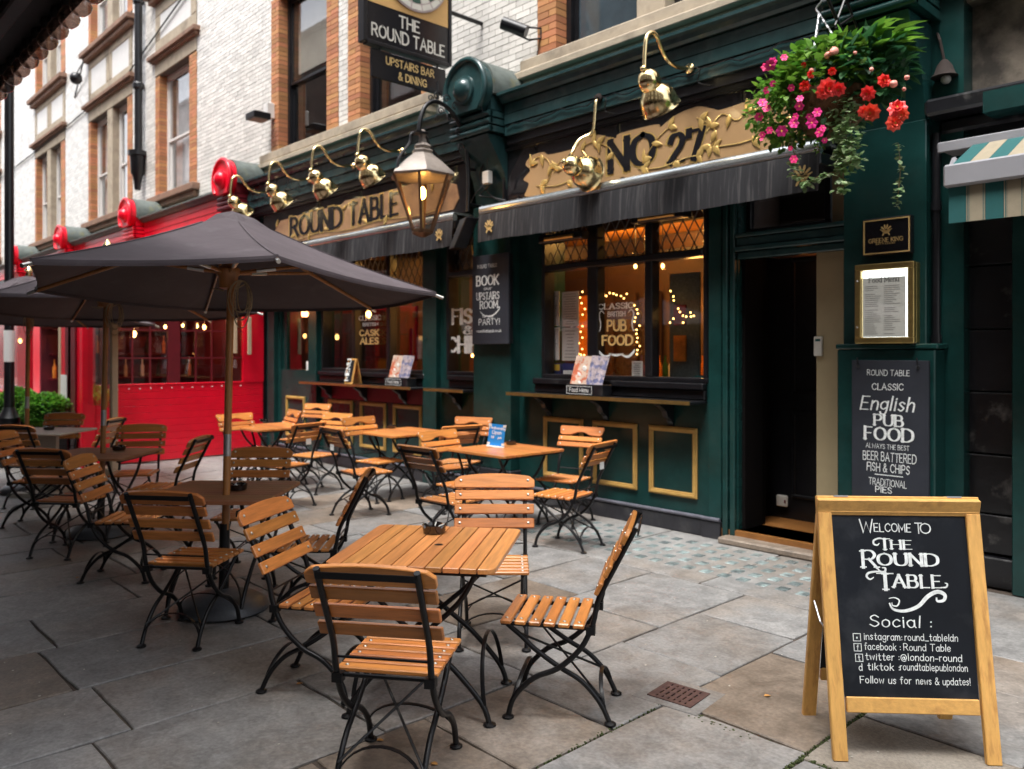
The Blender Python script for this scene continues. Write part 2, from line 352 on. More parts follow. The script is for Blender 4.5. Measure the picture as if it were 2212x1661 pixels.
M['moss'] = mat('moss', (.045,.06,.015), .95, var=.5, scale=40)

# ---------------------------------------------------------------- stroke lettering
GL = {
'A':(.72,'0,0 .36,1 .72,0|.14,.36 .58,.36'),'B':(.6,'0,0 0,1|~0,1 .38,1 .5,.77 .38,.53 0,.53|~0,.53 .42,.53 .58,.27 .42,0 0,0'),
'C':(.68,'~.66,.8 .42,1 .1,.82 0,.5 .1,.18 .42,0 .67,.2'),'D':(.7,'0,0 0,1|~0,1 .35,1 .64,.8 .7,.5 .64,.2 .35,0 0,0'),
'E':(.52,'.5,1 0,1 0,0 .52,0|0,.52 .42,.52'),'F':(.5,'.5,1 0,1 0,0|0,.52 .42,.52'),
'G':(.7,'~.66,.8 .42,1 .1,.82 0,.5 .1,.18 .42,0 .68,.15|.69,.1 .69,.43 .42,.43'),'H':(.62,'0,0 0,1|.62,0 .62,1|0,.52 .62,.52'),
'I':(.02,'0,0 0,1'),'J':(.35,'~.35,1 .35,.25 .2,0 0,.1'),'K':(.6,'0,0 0,1|.58,1 0,.42|.16,.56 .6,0'),'L':(.5,'0,1 0,0 .5,0'),
'M':(.8,'0,0 0,1 .4,.25 .8,1 .8,0'),'N':(.65,'0,0 0,1 .65,0 .65,1'),'O':(.76,'~.38,1 .1,.85 0,.5 .1,.15 .38,0 .66,.15 .76,.5 .66,.85 .38,1'),
'P':(.55,'0,0 0,1|~0,1 .38,1 .55,.75 .38,.48 0,.48'),'R':(.6,'0,0 0,1|~0,1 .38,1 .55,.75 .38,.5 0,.5|.28,.5 .62,0'),
'S':(.52,'~.5,.83 .28,1 .04,.84 .1,.6 .4,.44 .52,.22 .28,0 0,.17'),'T':(.64,'.32,0 .32,1|0,1 .64,1'),'U':(.64,'~0,1 0,.3 .12,.05 .32,0 .52,.05 .64,.3 .64,1'),
'V':(.68,'0,1 .34,0 .68,1'),'W':(.95,'0,1 .24,0 .48,.8 .72,0 .95,1'),'X':(.6,'0,0 .6,1|0,1 .6,0'),'Y':(.62,'0,1 .31,.5 .62,1|.31,.5 .31,0'),'Z':(.55,'0,1 .55,1 0,0 .55,0'),
'a':(.46,'~.42,.5 .24,.66 .02,.5 0,.25 .16,0 .36,.08 .42,.3|.43,.64 .43,.1 .5,0'),'b':(.45,'0,1 0,0|~0,.45 .2,.66 .43,.5 .43,.18 .2,0 0,.15'),
'c':(.4,'~.38,.53 .2,.66 0,.45 0,.2 .18,0 .4,.12'),'d':(.45,'~.43,.45 .25,.66 0,.5 0,.18 .2,0 .43,.2|.45,1 .45,0'),
'e':(.44,'~.02,.33 .42,.37 .38,.58 .2,.66 .02,.48 .02,.18 .2,0 .42,.12'),'f':(.32,'~.36,.92 .24,1 .14,.85 .14,.4 .14,0|0,.62 .32,.62'),
'g':(.44,'~.42,.5 .22,.66 0,.48 .02,.2 .22,.08 .42,.25|~.43,.66 .43,0 .34,-.28 .1,-.28 .02,-.16'),'h':(.42,'0,1 0,0|~0,.4 .2,.66 .4,.52 .41,0'),
'i':(.06,'.03,.64 .03,0|.03,.82 .035,.86'),'j':(.12,'~.12,.64 .12,-.1 0,-.28|.12,.82 .125,.86'),'k':(.42,'0,1 0,0|.38,.64 0,.28|.12,.38 .42,0'),'l':(.06,'.03,1 .03,0'),
'm':(.66,'0,.64 0,0|~0,.4 .14,.66 .3,.55 .31,0|~.31,.4 .46,.66 .63,.55 .64,0'),'n':(.42,'0,.64 0,0|~0,.4 .2,.66 .4,.52 .41,0'),
'o':(.44,'~.22,.66 .02,.5 .02,.16 .22,0 .42,.16 .42,.5 .22,.66'),'p':(.45,'0,.64 0,-.3|~0,.45 .2,.66 .43,.5 .43,.18 .2,0 0,.15'),
'r':(.28,'0,.64 0,0|~0,.4 .12,.62 .28,.64'),'s':(.34,'~.33,.55 .16,.66 .02,.52 .16,.36 .32,.2 .18,0 0,.1'),'t':(.34,'~.16,.95 .16,.15 .24,0 .35,.05|0,.64 .34,.64'),
'u':(.42,'~0,.64 0,.2 .14,0 .34,.08 .41,.3|.42,.64 .42,0'),'v':(.4,'0,.64 .2,0 .4,.64'),'w':(.6,'0,.64 .15,0 .3,.55 .45,0 .6,.64'),'x':(.4,'0,0 .4,.64|0,.64 .4,0'),
'y':(.42,'~0,.64 .04,.25 .2,.1 .38,.25 .41,.64|~.42,.64 .4,-.1 .25,-.28 .05,-.22'),'z':(.38,'0,.64 .38,.64 0,0 .38,0'),
'2':(.52,'~.02,.78 .12,.97 .35,1 .5,.8 .42,.55 .2,.28 0,0|0,0 .54,0'),'7':(.5,'0,.86 0,1 .52,1 .2,0'),
':':(.06,'.03,.5 .035,.54|.03,.1 .035,.14'),'.':(.05,'.02,0 .025,.04'),'!':(.06,'.03,1 .03,.3|.03,.02 .035,.06'),'_':(.45,'0,0 .45,0'),'-':(.35,'0,.34 .35,.34'),
'&':(.62,'~.62,0 .4,.3 .12,.75 .2,1 .38,.92 .36,.7 .05,.4 0,.18 .18,0 .42,.08 .6,.4'),
'@':(.75,'~.5,.3 .35,.55 .2,.4 .25,.2 .42,.22 .5,.42|~.5,.55 .52,.2 .68,.25 .74,.5 .6,.82 .35,.9 .08,.75 0,.4 .12,.05 .4,-.08 .62,0'),
',':(.05,'.04,.06 0,-.12'),"'":(.05,'.02,1 .02,.85'),
}
def _spl(p, k=5):
    out = []; n = len(p)
    for i in range(n-1):
        a, b, c, d = p[max(i-1,0)], p[i], p[i+1], p[min(i+2,n-1)]
        for j in range(k):
            t = j/k
            out.append(tuple(.5*((2*b[q]) + (-a[q]+c[q])*t + (2*a[q]-5*b[q]+4*c[q]-d[q])*t*t + (-a[q]+3*b[q]-3*c[q]+d[q])*t**3) for q in (0,1)))
    out.append(p[-1]); return out
def spl3(p, k=6):
    out = []; n = len(p)
    for i in range(n-1):
        a, b, c, d = p[max(i-1,0)], p[i], p[i+1], p[min(i+2,n-1)]
        for j in range(k):
            t = j/k
            out.append(tuple(.5*((2*b[q]) + (-a[q]+c[q])*t + (2*a[q]-5*b[q]+4*c[q]-d[q])*t*t + (-a[q]+3*b[q]-3*c[q]+d[q])*t**3) for q in range(len(b))))
    out.append(p[-1]); return out
def stroke(mb, pts, w, put, contrast=0, cap=True, lay=[0]):
    n = len(pts)
    lay[0] = (lay[0]+1) % 7
    dz = lay[0]*1.2e-4
    L, R = [], []
    for i, p in enumerate(pts):
        a, b = pts[max(i-1,0)], pts[min(i+1,n-1)]
        dx, dy = b[0]-a[0], b[1]-a[1]; l = math.hypot(dx, dy) or 1e-6; dx /= l; dy /= l
        ww = w*(1-contrast*(1-abs(dy)))*.5
        if i in (0, n-1): ext = ww if cap else 0
        else: ext = 0
        s = -1 if i == 0 else 1
        q = (p[0]+dx*ext*s, p[1]+dy*ext*s)
        if 0 < i < n-1:
            d1 = (p[0]-a[0], p[1]-a[1]); d2 = (b[0]-p[0], b[1]-p[1]); l1 = math.hypot(*d1) or 1e-6; l2 = math.hypot(*d2) or 1e-6
            cs = (d1[0]*d2[0]+d1[1]*d2[1])/(l1*l2); ww *= min(2.0, 1/max(.35, math.sqrt(max(0, (1+cs)/2))))
        L.append(put(q[0]-dy*ww, q[1]+dx*ww, dz)); R.append(put(q[0]+dy*ww, q[1]-dx*ww, dz))
    for i in range(n-1): mb.quad(L[i], R[i], R[i+1], L[i+1])
def text_mb(s, O, X, Z, size, style='hand', align='c', wt=None, sp=None, squeeze=1.0, seed=0, arch=0, mb=None):
    """lettering as thin flat strokes lying in the plane spanned by X (reading direction) and Z (up); X x Z points away from the reader"""
    mb = mb or MB(); rnd = random.Random(seed+len(s)*7)
    O, X, Z = Vector(O), Vector(X).normalized(), Vector(Z).normalized(); Nn = X.cross(Z)*1.0  # outward normal = Z x X ... see call
    Nn = Z.cross(X) * -1.0
    wt = wt or {'hand':.085,'serif':.15,'sans':.15,'script':.1}[style]; sp = .22 if sp is None else sp
    contrast = {'hand':0,'serif':.55,'sans':0.1,'script':.4}[style]
    adv = []; x = 0
    for c in s:
        if c == ' ': adv.append(x); x += .42; continue
        g = GL.get(c) or GL.get(c.upper()) or (.3, '')
        adv.append(x); x += (g[0]+sp)
    tot = x - sp; x0 = {'c':-tot/2, 'l':0, 'r':-tot}[align]
    for c, ax in zip(s, adv):
        if c == ' ': continue
        g = GL.get(c) or GL.get(c.upper())
        if not g: continue
        jy = rnd.uniform(-.03,.03) if style in ('hand','script') else 0; sh = .18 if style == 'script' else (rnd.uniform(-.02,.08) if style == 'hand' else 0)
        def put(px, py, dz, ax=ax, jy=jy, sh=sh):
            xx = (x0+ax+px+sh*py)*squeeze
            yy = py + jy - arch*(xx/(tot/2 or 1))**2
            return O + X*(xx*size) + Z*(yy*size) + Nn*dz
        for st in g[1].split('|'):
            sm = st.startswith('~'); pts = [tuple(float(v) for v in q.split(',')) for q in st.lstrip('~').split()]
            if sm: pts = _spl(pts, 4)
            if sm or contrast == 0 or style == 'sans': stroke(mb, pts, wt, put, contrast, cap=True)
            else:
                for a, b in zip(pts[:-1], pts[1:]): stroke(mb, [a, b], wt, put, contrast, cap=True)
            if style == 'serif' :
                for e, o2 in ((pts[0], pts[1]), (pts[-1], pts[-2])):
                    dx, dy = e[0]-o2[0], e[1]-o2[1]
                    if abs(dy) > abs(dx)*.9 and (abs(e[1]) < .02 or abs(e[1]-1) < .02):
                        yy = .03 if e[1] < .5 else .97
                        stroke(mb, [(e[0]-.15, yy), (e[0]+.15, yy)], .075, put, 0, cap=False)
    return mb
def curve_mb(pts, O, X, Z, w, mb=None, k=8, taper=True):
    mb = mb or MB(); O, X, Z = Vector(O), Vector(X).normalized(), Vector(Z).normalized(); Nn = X.cross(Z)
    p = _spl(pts, k); n = len(p); L, R = [], []
    for i, q in enumerate(p):
        a, b = p[max(i-1,0)], p[min(i+1,n-1)]; dx, dy = b[0]-a[0], b[1]-a[1]; l = math.hypot(dx,dy) or 1e-6; dx /= l; dy /= l
        ww = w*.5*((.35+.65*math.sin(math.pi*i/(n-1))) if taper else 1)
        L.append(O + X*(q[0]-dy*ww) + Z*(q[1]+dx*ww)); R.append(O + X*(q[0]+dy*ww) + Z*(q[1]-dx*ww))
    for i in range(n-1): mb.quad(L[i], R[i], R[i+1], L[i+1])
    return mb
def fit_mb(s, O, X, Z, size, width, style='hand', wt=None, first=1.0, mb=None):
    """lettering centred on O with the given cap height, squeezed or stretched to the given width"""
    def adv(c):
        if c == ' ': return .42
        g = GL.get(c) or GL.get(c.upper()) or (.3,''); return g[0]+.22
    tot = (sum(adv(c) for c in s)-.22)*size
    return text_mb(s, O, X, Z, size, style, 'c', wt, squeeze=width/max(tot, 1e-3), mb=mb)
XR = (1,0,0); ZU = (0,0,1)     # lettering on street-facing surfaces: reads left to right along +x
rnd = random.Random(7)
# ================================================================ PAVEMENT
b = MB(); b.quad((-60,-9,-.013), (12,-9,-.013), (12,6.9,-.013), (-60,6.9,-.013))
pave = struct('pavement', b, M['joint'])
xs = [-9.62,-8.95,-8.3,-7.6,-6.95,-6.3,-5.67,-5.03,-4.33,-3.71,-2.93,-2.28,-1.6,-.95,-.3,.45,1.15,1.8]
fixed = {7:[1.155,2.3,3.4], 8:[.2,1.22,2.25,3.1,4.1], 9:[.1,1.05,2.0,2.9,3.95], 6:[.3,1.25,2.6], 10:[.9,1.65,2.2,2.745,3.6,4.35],
         11:[1.3,2.05,3.15,4.07], 12:[1.0,2.3,3.11,3.66,4.4], 4:[1.0,2.1,3.3], 5:[.8,1.9,3.0]}
def slab_mesh(w, l, seed, t=.05):
    r = random.Random(seed); b = MB(); j = lambda a=.006: r.uniform(-a, a)
    z = [r.uniform(-.0015, .0015) for _ in range(4)]
    x0, x1, y0, y1 = -w/2, w/2, -l/2, l/2; pl = []
    for (ax, ay), (cx, cy) in (((x0,y0),(x1,y0)),((x1,y0),(x1,y1)),((x1,y1),(x0,y1)),((x0,y1),(x0,y0))):
        m_ = 5
        for q in range(m_):
            u = (q+ (r.uniform(-.25,.25) if q else 0))/m_; s_ = .009 if q == 0 else .0045
            pl.append((ax+(cx-ax)*u+r.uniform(-s_,s_), ay+(cy-ay)*u+r.uniform(-s_,s_)))
    ht = [r.uniform(-.0035,.0015) for _ in range(4)]; n = len(pl)
    def hz(px, py): u = px/w+.5; v = py/l+.5; return ht[0]*(1-u)*(1-v)+ht[1]*u*(1-v)+ht[2]*u*v+ht[3]*(1-u)*v
    b.add([(px,py,-t) for px,py in pl]+[(px,py,hz(px,py)) for px,py in pl], [tuple(range(n-1,-1,-1)), tuple(range(n,2*n))]+[(q,(q+1)%n,n+(q+1)%n,n+q) for q in range(n)]); return b
k = 0; special = {(12,3.11):'slabr', (10,2.2):'slabb', (9,1.05):'slab', (10,1.65):'slabb'}
for i in range(len(xs)-1):
    x0, x1 = xs[i], xs[i+1]; yend = 4.915 if x0 > -5.7 else 6.2
    ys = [-3.2]
    fx = fixed.get(i)
    if fx: 
        while ys[-1] < fx[0]-1.1: ys.append(ys[-1]+rnd.uniform(.7,1.1))
        ys = [y for y in ys if y < fx[0]-.35] + fx
    while ys[-1] < yend-1.3: ys.append(ys[-1]+rnd.uniform(.5,1.15))
    if yend-ys[-1] < .35: ys.pop()
    ys.append(yend)
    for y0, y1 in zip(ys[:-1], ys[1:]):
        g = rnd.uniform(.010,.022)
        sp = special.get((i, y0)); mk = sp or ('slabb' if rnd.random() < .17 else 'slab')
        me = mesh_of('paving_stone', slab_mesh(x1-x0-g, y1-y0-g, k), M[mk], bevel=.0045); k += 1
        inst('paving_stone', me, pave, ((x0+x1)/2, (y0+y1)/2, 0))
# slabs that carry the pavement lights
for x0, x1 in zip([-5.62,-4.45,-3.3,-2.1,-.9,.4], [-4.45,-3.3,-2.1,-.9,.4,1.8]):
    me = mesh_of('paving_stone', slab_mesh(x1-x0-.01, 6.2-4.915-.01, k), M['slab'], bevel=.004); k += 1
    inst('paving_stone', me, pave, ((x0+x1)/2, (4.915+6.2)/2, 0))
gb = MB(); gb.add([(-.036,-.046,0),(.036,-.046,0),(.042,.046,0),(-.030,.046,0)], [(0,1,2,3)]); gb.box(-.046,.046,-.052,.052,-.02,-.001)
gm = mesh_of('glass_block', MB().box(-.040,.040,-.047,.047,-.02,.0035), M['lightglass'], bevel=.004)
for a in range(21):
    for c in range(5):
        inst('glass_block', gm, pave, (-2.36-a*.154+rnd.uniform(-.004,.004), 5.215+c*.178+rnd.uniform(-.004,.004), 0), (0,0,rnd.uniform(-.06,.06)))
# distant paving, too small to pick apart
b = MB(); y = -9
for xi in range(55):
    x0 = -9.63-(xi+1)*.68; y = -8+rnd.random()
    while y < 6.1:
        l = rnd.uniform(.55,1.2); y1 = min(y+l, 6.19)
        b.box(x0+.006, x0+.674, y+.006, y1-.006, -.04, rnd.uniform(-.0015,.0015)); y = y1
d = part('distant_paving', b, M['slab'], pave, world=False, stuff=True)
# iron drain cover with slots
b = MB(); c = Vector((-2.28,3.24,0))
dr = thing('drain_cover', 'small rusty square drain grate in the paving between the right chair and the sandwich board', 'drain cover', (-2.29,3.24,0), .12)
part('frame', MB().frame(-.115,.115,-.10,.10,0,.006,.016).xf(Matrix.Rotation(math.radians(90),4,'X')), M['drain'], dr)
part('stone_surround', MB().box(-.17,.17,-.15,.15,-.01,.0012), M['slab'], dr, bevel=.001)
part('shade_plate', MB().box(-.105,.105,-.09,.09,.0014,.0018), M['signblack'], dr)  # thin black plate painting the dark of the shaft behind the slots
b = MB()
for i in range(7): b.box(-.1+i*.03,-.08+i*.03,-.085,.085,.002,.005)
for i in range(3): b.box(-.1,.1,-.06+i*.055,-.045+i*.055,.002,.0045)
part('grate', b, M['drain'], dr)

# ================================================================ PUB BUILDING
YW = 6.45; YF = 6.24
pub = thing('pub_building', 'white glazed brick building with a dark green and gold pub front on its ground floor', 'building', (-7.5, 6.45, 0))
cafe = thing('cafe_building', 'white glazed brick building stretching away on the left above the bright red shopfront', 'building', (-22, 6.45, 0))
xw = lambda px: Pf(px, 500, YW)[0]
r2 = lambda p: xw((1000+p/1.661)/1.852); r1 = lambda p: xw(p/1.661/1.852); r3 = lambda p: xw((2000+p/1.661)/1.852)
# window bays: face-left, opening-left, [mullion a,b], opening-right, face-right, z0, z1, kind
bays = [
 (r3(255), r3(375), (-5.06,-4.72), -3.95, -3.62, 4.90, 7.6, 'blue', pub),
 (r2(145), r2(193), None, r2(515), r2(590), 4.96, 7.6, 'dark', pub),
 (r2(655), r2(735), None, r2(1145), r2(1215), 4.96, 7.6, 'dark', pub),
 (r1(1035), r1(1062), None, r1(1262), r1(1310), 4.98, 7.62, 'white', cafe),
 (r1(590), r1(606), (r1(715), r1(748)), r1(850), r1(882), 4.98, 7.62, 'white', cafe),
 (r1(235), r1(245), (r1(315), r1(338)), r1(408), r1(435), 4.98, 7.62, 'white', cafe),
 (-36.5, -36.2, None, -33.5, -33.2, 4.98, 7.62, 'white', cafe),
]
ups = [(bb[0], bb[1], bb[2], bb[3], bb[4], 9.55, 12.0, bb[7], bb[8]) for bb in bays[3:]]
zones = {pub: [], cafe: []}
XSPLIT = -13.2
def cells(x0, x1, z0, z1, holes):
    ex = sorted({x0, x1, *[min(max(v,x0),x1) for h in holes for v in h[:2]]}); ez = sorted({z0, z1, *[min(max(v,z0),z1) for h in holes for v in h[2:]]})
    for a, c in zip(ex[:-1], ex[1:]):
        for e, g in zip(ez[:-1], ez[1:]):
            if c-a < 1e-4 or g-e < 1e-4: continue
            mx, mz = (a+c)/2, (e+g)/2
            if not any(h[0] < mx < h[1] and h[2] < mz < h[3] for h in holes): yield a, c, e, g
openings = [(bb[1], bb[3], bb[5], bb[6]) for bb in bays+ups]
for root, x0, x1 in ((pub, XSPLIT, -2.0), (cafe, -60, XSPLIT)):
    b = MB()
    for a, c, e, g in cells(x0, x1, 4.3, 12.5, [o for o in openings if x0 < o[0] < x1]): b.box(a, c, YW+.006, YW+.45, e, g)
    part('wall', b, M['mortar'], root)
# orange surrounds as bricks, white infill as bricks
ob1 = mesh_of('brick', MB().box(-.5,.5,-.5,.5,-.5,.5), M['orange_brick1']); wb1 = mesh_of('brick', MB().box(-.5,.5,-.5,.5,-.5,.5), M['white_brick1'])
nb = {pub: 0, cafe: 0}; stuffo = {pub: MB(), cafe: MB()}; stuffw = {pub: MB(), cafe: MB()}
def brick(root, x0, x1, z0, z1, y0, y1, kind, near):
    if near and nb[root] < 296:
        nb[root] += 1
        o = inst('brick', ob1 if kind == 'o' else wb1, root, ((x0+x1)/2-root.location.x, (y0+y1)/2-root.location.y, (z0+z1)/2), (0,0,0), (x1-x0, y1-y0, z1-z0))
    else: (stuffo if kind == 'o' else stuffw)[root].box(x0, x1, y0, y1, z0, z1)
P_ = .075; J = .009
blk = []   # zones not filled with white brick
for fl, ol, mul, orr, fr, z0, z1, kind, root in bays+ups:
    blk.append((fl, fr, z0-.35, z1+.0)) if kind != 'white' else blk.append((fl, fr, z0-.35, 9.2 if z0 < 9 else 13))
    n = int((z1-z0)/P_)
    for i in range(-1 if z0 < 9 else 0, n):
        a, c = z0+i*P_, z0+i*P_+P_-J
        near = root is pub and a < 6.4
        for lo, hi in ((fl, ol+.010), (orr-.006, fr)):
            if i % 2: brick(root, lo, hi-J/2, a, c, YW-.012, YW+.2, 'o', near)
            else:
                m_ = lo + (hi-lo)*(.62 if lo == fl else .38)
                brick(root, lo, m_-J, a, c, YW-.012, YW+.2, 'o', near); brick(root, m_, hi-J/2, a, c, YW-.012, YW+.2, 'o', near)
order = []
for root, xa, xb in ((pub, XSPLIT, -2.0), (cafe, -60, XSPLIT)):
    row = 0; z = 4.42
    while z < 12.4:
        x = xb + (0 if row % 2 else .12)
        while x > xa:
            w = .235; x0, x1 = x-w+J, min(x, xb-.002); x -= w
            if x1-x0 < .004: continue
            x0c = max(x0, xa)
            if x1-x0c < .004: continue
            segs = [(x0c, x1)]
            for q in blk:
                if q[2] < z+.03 < q[3]:
                    ns = []
                    for s0, s1 in segs:
                        if q[1] <= s0 or q[0] >= s1: ns.append((s0, s1)); continue
                        if q[0] > s0: ns.append((s0, q[0]-.006))
                        if q[1] < s1: ns.append((q[1]+.006, s1))
                    segs = ns
            for s0, s1 in segs:
                if s1-s0 > .004: order.append((root, s0, s1, z))
        z += P_; row += 1
order.sort(key=lambda t: (t[1]+5)**2*.25 + (t[3]-4.9)**2*3)
for root, s0, s1, z in order:
    brick(root, s0, s1, z, z+P_-J, YW-rnd.uniform(.001,.005), YW+.02, 'w', root is pub and z < 6.6)
for root in (pub, cafe):
    part('brick_courses', stuffo[root], M['orange_brick'], root, stuff=True); part('brick_courses', stuffw[root], M['white_brick'], root, stuff=True)

# windows
def sash(root, x0, x1, z0, z1, kind):
    fm = {'dark':M['black'], 'blue':M['black'], 'white':M['white_paint']}[kind]
    y = YW+.155; zm = (z0+z1)/2 - (.15 if kind == 'dark' else .1)
    b = MB(); b.frame(x0, x1, z0, z1, y, y+.10, .07)
    w = part('window', b, fm, root)
    b = MB(); b.frame(x0+.07, x1-.07, zm-.02, z1-.07, y+.02, y+.06, .045); part('upper_sash', b, fm, w)
    b = MB(); b.frame(x0+.07, x1-.07, z0+.07, zm+.03, y+.062, y+.10, .05); part('lower_sash', b, fm, w)
    gmt = M['skyglass'] if kind == 'blue' else M['glass']
    for a, c, yy in ((zm+.02, z1-.11, y+.038), (z0+.11, zm-.01, y+.08)):
        part('pane', MB().box(x0+.11, x1-.11, yy, yy+.004, a, c), gmt, w)
    if kind == 'white':
        part('curtain', MB().box(x0+.11, x1-.11, y+.16, y+.18, z0+.1, z1-.1), M['curtain'], w)
    if kind == 'dark':
        part('blind', MB().box(x0+.12, x1-.12, y+.14, y+.15, z0+1.35, z1-.1), M['blind'], w)
        b = MB(); b.box(x0-.2, x1+.2, y+1.2, y+1.25, z0-.1, z1+.1); b.box(x0-.3,x1+.3,y+.12,y+1.2,z1,z1+.05); b.box(x0-.3,x1+.3,y+.12,y+1.2,z0-.05,z0); b.box(x0-.3,x0-.25,y+.12,y+1.2,z0,z1); b.box(x1+.25,x1+.3,y+.12,y+1.2,z0,z1)
        part('room_wall', b, M['roomw'], w)
        b = MB(); b.box((x0+x1)/2-.1, x1-.12, y+1.0, y+1.1, z0+.3, z0+1.25); part('room_picture', b, M['ochre'], w)
M['curtain'] = mat('net_curtain', (.72,.73,.75), .8, var=.3, scale=3)
M['blind'] = mat('cream_blind', (.50,.47,.40), .8, var=.15, scale=2)
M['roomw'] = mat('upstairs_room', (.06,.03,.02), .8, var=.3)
for fl, ol, mul, orr, fr, z0, z1, kind, root in bays+ups:
    segs = [(ol, orr)] if not mul else [(ol, mul[0]), (mul[1], orr)]
    for a, c in segs: sash(root, a+.004, c-.004, z0+.004, z1-.004, kind)
    if mul: part('window_mullion', MB().box(mul[0], mul[1], YW-.01, YW+.25, z0, z1), M['stone'], root, bevel=.012)
    if kind == 'white':
        if z0 < 9:
            part('lintel', MB().box(fl, fr, YW-.02, YW+.05, z1+.002, z1+.34), M['stone'], root, bevel=.008)
            part('string_course', MB().box(fl-.18, fr+.16, YW-.14, YW+.05, z1+.345, z1+.44).box(fl-.1, fr+.1, YW-.09, YW+.05, z1+.29, z1+.343), M['brownstone'], root, bevel=.01)
            # stone framed white panels between the storeys
            zz0, zz1 = z1+.5, z1+1.55; n = 2 if mul else 1; wd = (fr-fl)/n
            b = MB()
            for i in range(n): b.frame(fl+i*wd+.02, fl+(i+1)*wd-.02, zz0, zz1, YW-.02, YW+.05, .26 if n == 1 else .2)
            part('panel_surround', b, M['stone'], root, bevel=.01)
            for i in range(n): part('panel_field', MB().box(fl+i*wd+.2, fl+(i+1)*wd-.2, YW-.006, YW+.04, zz0+.2, zz1-.2), M['white_paint'], root)
            part('string_course', MB().box(fl-.2, fr+.18, YW-.2, YW+.05, 9.30, 9.42).box(fl-.12, fr+.1, YW-.13, YW+.05, 9.18, 9.297), M['brownstone'], root, bevel=.01)
    if z0 < 9:
        part('window_sill', MB().box(fl-.14, fr+.14, YW-.16, YW+.2, z0-.14, z0-.003).box(fl-.05, fr+.05, YW-.10, YW+.05, z0-.26, z0-.143), M['brownstone'] if kind == 'white' else M['stone'], root, bevel=.012)
# continuous buff ledge under the two dark windows, brick strip below it
part('ledge', MB().box(-13.0,-8.3,YW-.2,YW+.05,4.72,4.80).box(-12.9,-8.35,YW-.14,YW+.05,4.62,4.717), M['stone'], pub, bevel=.012)
part('ledge', MB().box(-6.65,-2.9,YW-.24,YW+.05,4.66,4.745).box(-6.6,-2.95,YW-.17,YW+.05,4.56,4.657), M['stone'], pub, bevel=.012)
part('brick_apron', MB().box(-12.9,-8.35,YW-.03,YW+.05,4.44,4.617).box(-6.6,-2.95,YW-.03,YW+.05,4.44,4.557), M['orange_brick'], pub, stuff=True)

# ---- ground floor walls behind the timber front
b = MB()
for a, c, e, g in cells(-13.2, -2.0, 0, 4.3, [(-6.17,-4.09,1.36,3.2), (-3.79,-2.81,.1,3.12), (-7.81,-7.16,1.36,3.2), (-10.8,-8.23,1.36,3.2), (-12.1,-11.14,1.36,2.9)]): b.box(a, c, YF, YF+.35, e, g)
part('shopfront_wall', b, M['green'], pub)
# fascia and cornice (two lengths)
def fascia(x0, x1, root, pm, pml, sign=True):
    b = MB()
    for z0, z1, y in ((3.985,4.10,5.985),(4.106,4.215,5.975),(4.221,4.325,5.98)): b.box(x0, x1, y, 6.2, z0, z1)
    part('frieze_board', b, pml, root, bevel=.004)
    b = MB(); b.prism([(6.44,4.33),(5.95,4.33),(5.92,4.35),(5.90,4.385),(5.865,4.40),(5.865,4.43),(6.44,4.50)], x0, x1, 'x'); part('cornice', b, pml if root is pub else pm, root)
    b = MB(); b.box(x0, x1, 6.02, 6.2, 3.90, 3.983); b.box(x0, x1, 6.05, 6.2, 3.86, 3.898); part('cornice_shade_band', b, M['black'], root)  # black strips paint in the shadow band under the frieze
def awning(root, x0, x1, silver=True):
    b = MB(); b.tube([(x0,5.86,3.185),(x1,5.86,3.185)], (.034,.055), 12, flat=(0,1,0)); b.box(x0, x1, 5.87, 6.2, 3.21, 3.235)
    part('gutter', b, M['silver'], root, smooth=40)
    part('awning_box', MB().box(x0,x1,5.85,6.2,3.05,3.15), M['black'], root, bevel=.01)
    n = int((x1-x0)/.06); vs = []; fs = []
    for i in range(n+1):
        x = x0+(x1-x0)*i/n; w = .010*math.sin(i*.7)+.006*math.sin(i*1.9+1)
        zb = 2.842+.006*math.sin(i*.23)
        vs += [(x,5.83,3.14),(x,5.815+w*.4,3.0),(x,5.81+w,zb),(x,5.835,3.14),(x,5.82+w*.4,3.0),(x,5.815+w,zb)]
    for i in range(n):
        q, r = i*6, i*6+6
        fs += [(q,q+1,r+1,r),(q+1,q+2,r+2,r+1),(q+3,r+3,r+4,q+4),(q+4,r+4,r+5,q+5),(q+2,q+5,r+5,r+2)]
    return part('awning_valance', MB().add(vs, fs), M['darkfab'], root, smooth=60)
def emblem(O, s, mt, par):
    b = MB(); X, Z = XR, ZU; O = Vector(O)
    for a in (40, 75, 105, 140, 235, 305):
        d = (math.cos(math.radians(a)), math.sin(math.radians(a)))
        curve_mb([(d[0]*.3*s,d[1]*.25*s),(d[0]*.8*s,d[1]*.75*s),(d[0]*1.0*s,d[1]*1.0*s)], O, X, Z, .24*s, b, 3)
    curve_mb([(-.95*s,.22*s),(-.4*s,0),(.4*s,0),(.95*s,.22*s)], O, X, Z, .2*s, b, 3)
    curve_mb([(-.5*s,.1*s),(0,-.28*s),(.5*s,.1*s)], O, X, Z, .5*s, b, 3, taper=False)
    return part('emblem', b, mt, par)
fascia(-6.5, -2.86, pub, M['green'], M['greenlit']); fascia(-12.75, -7.19, pub, M['green'], M['greenlit'])
fascia(-17.6, -13.45, cafe, M['lead'], M['red']); fascia(-22.6, -18.2, cafe, M['lead'], M['red']); fascia(-40, -23.2, cafe, M['lead'], M['red'])
aw1 = awning(pub, -6.75, -2.86); aw2 = awning(pub, -12.4, -7.2)
emblem((-6.55,5.80,2.99), .075, M['goldtext'], aw1); emblem((-2.98,5.80,2.97), .085, M['goldtext'], aw1); emblem((-7.42,5.80,2.99), .075, M['goldtext'], aw2)
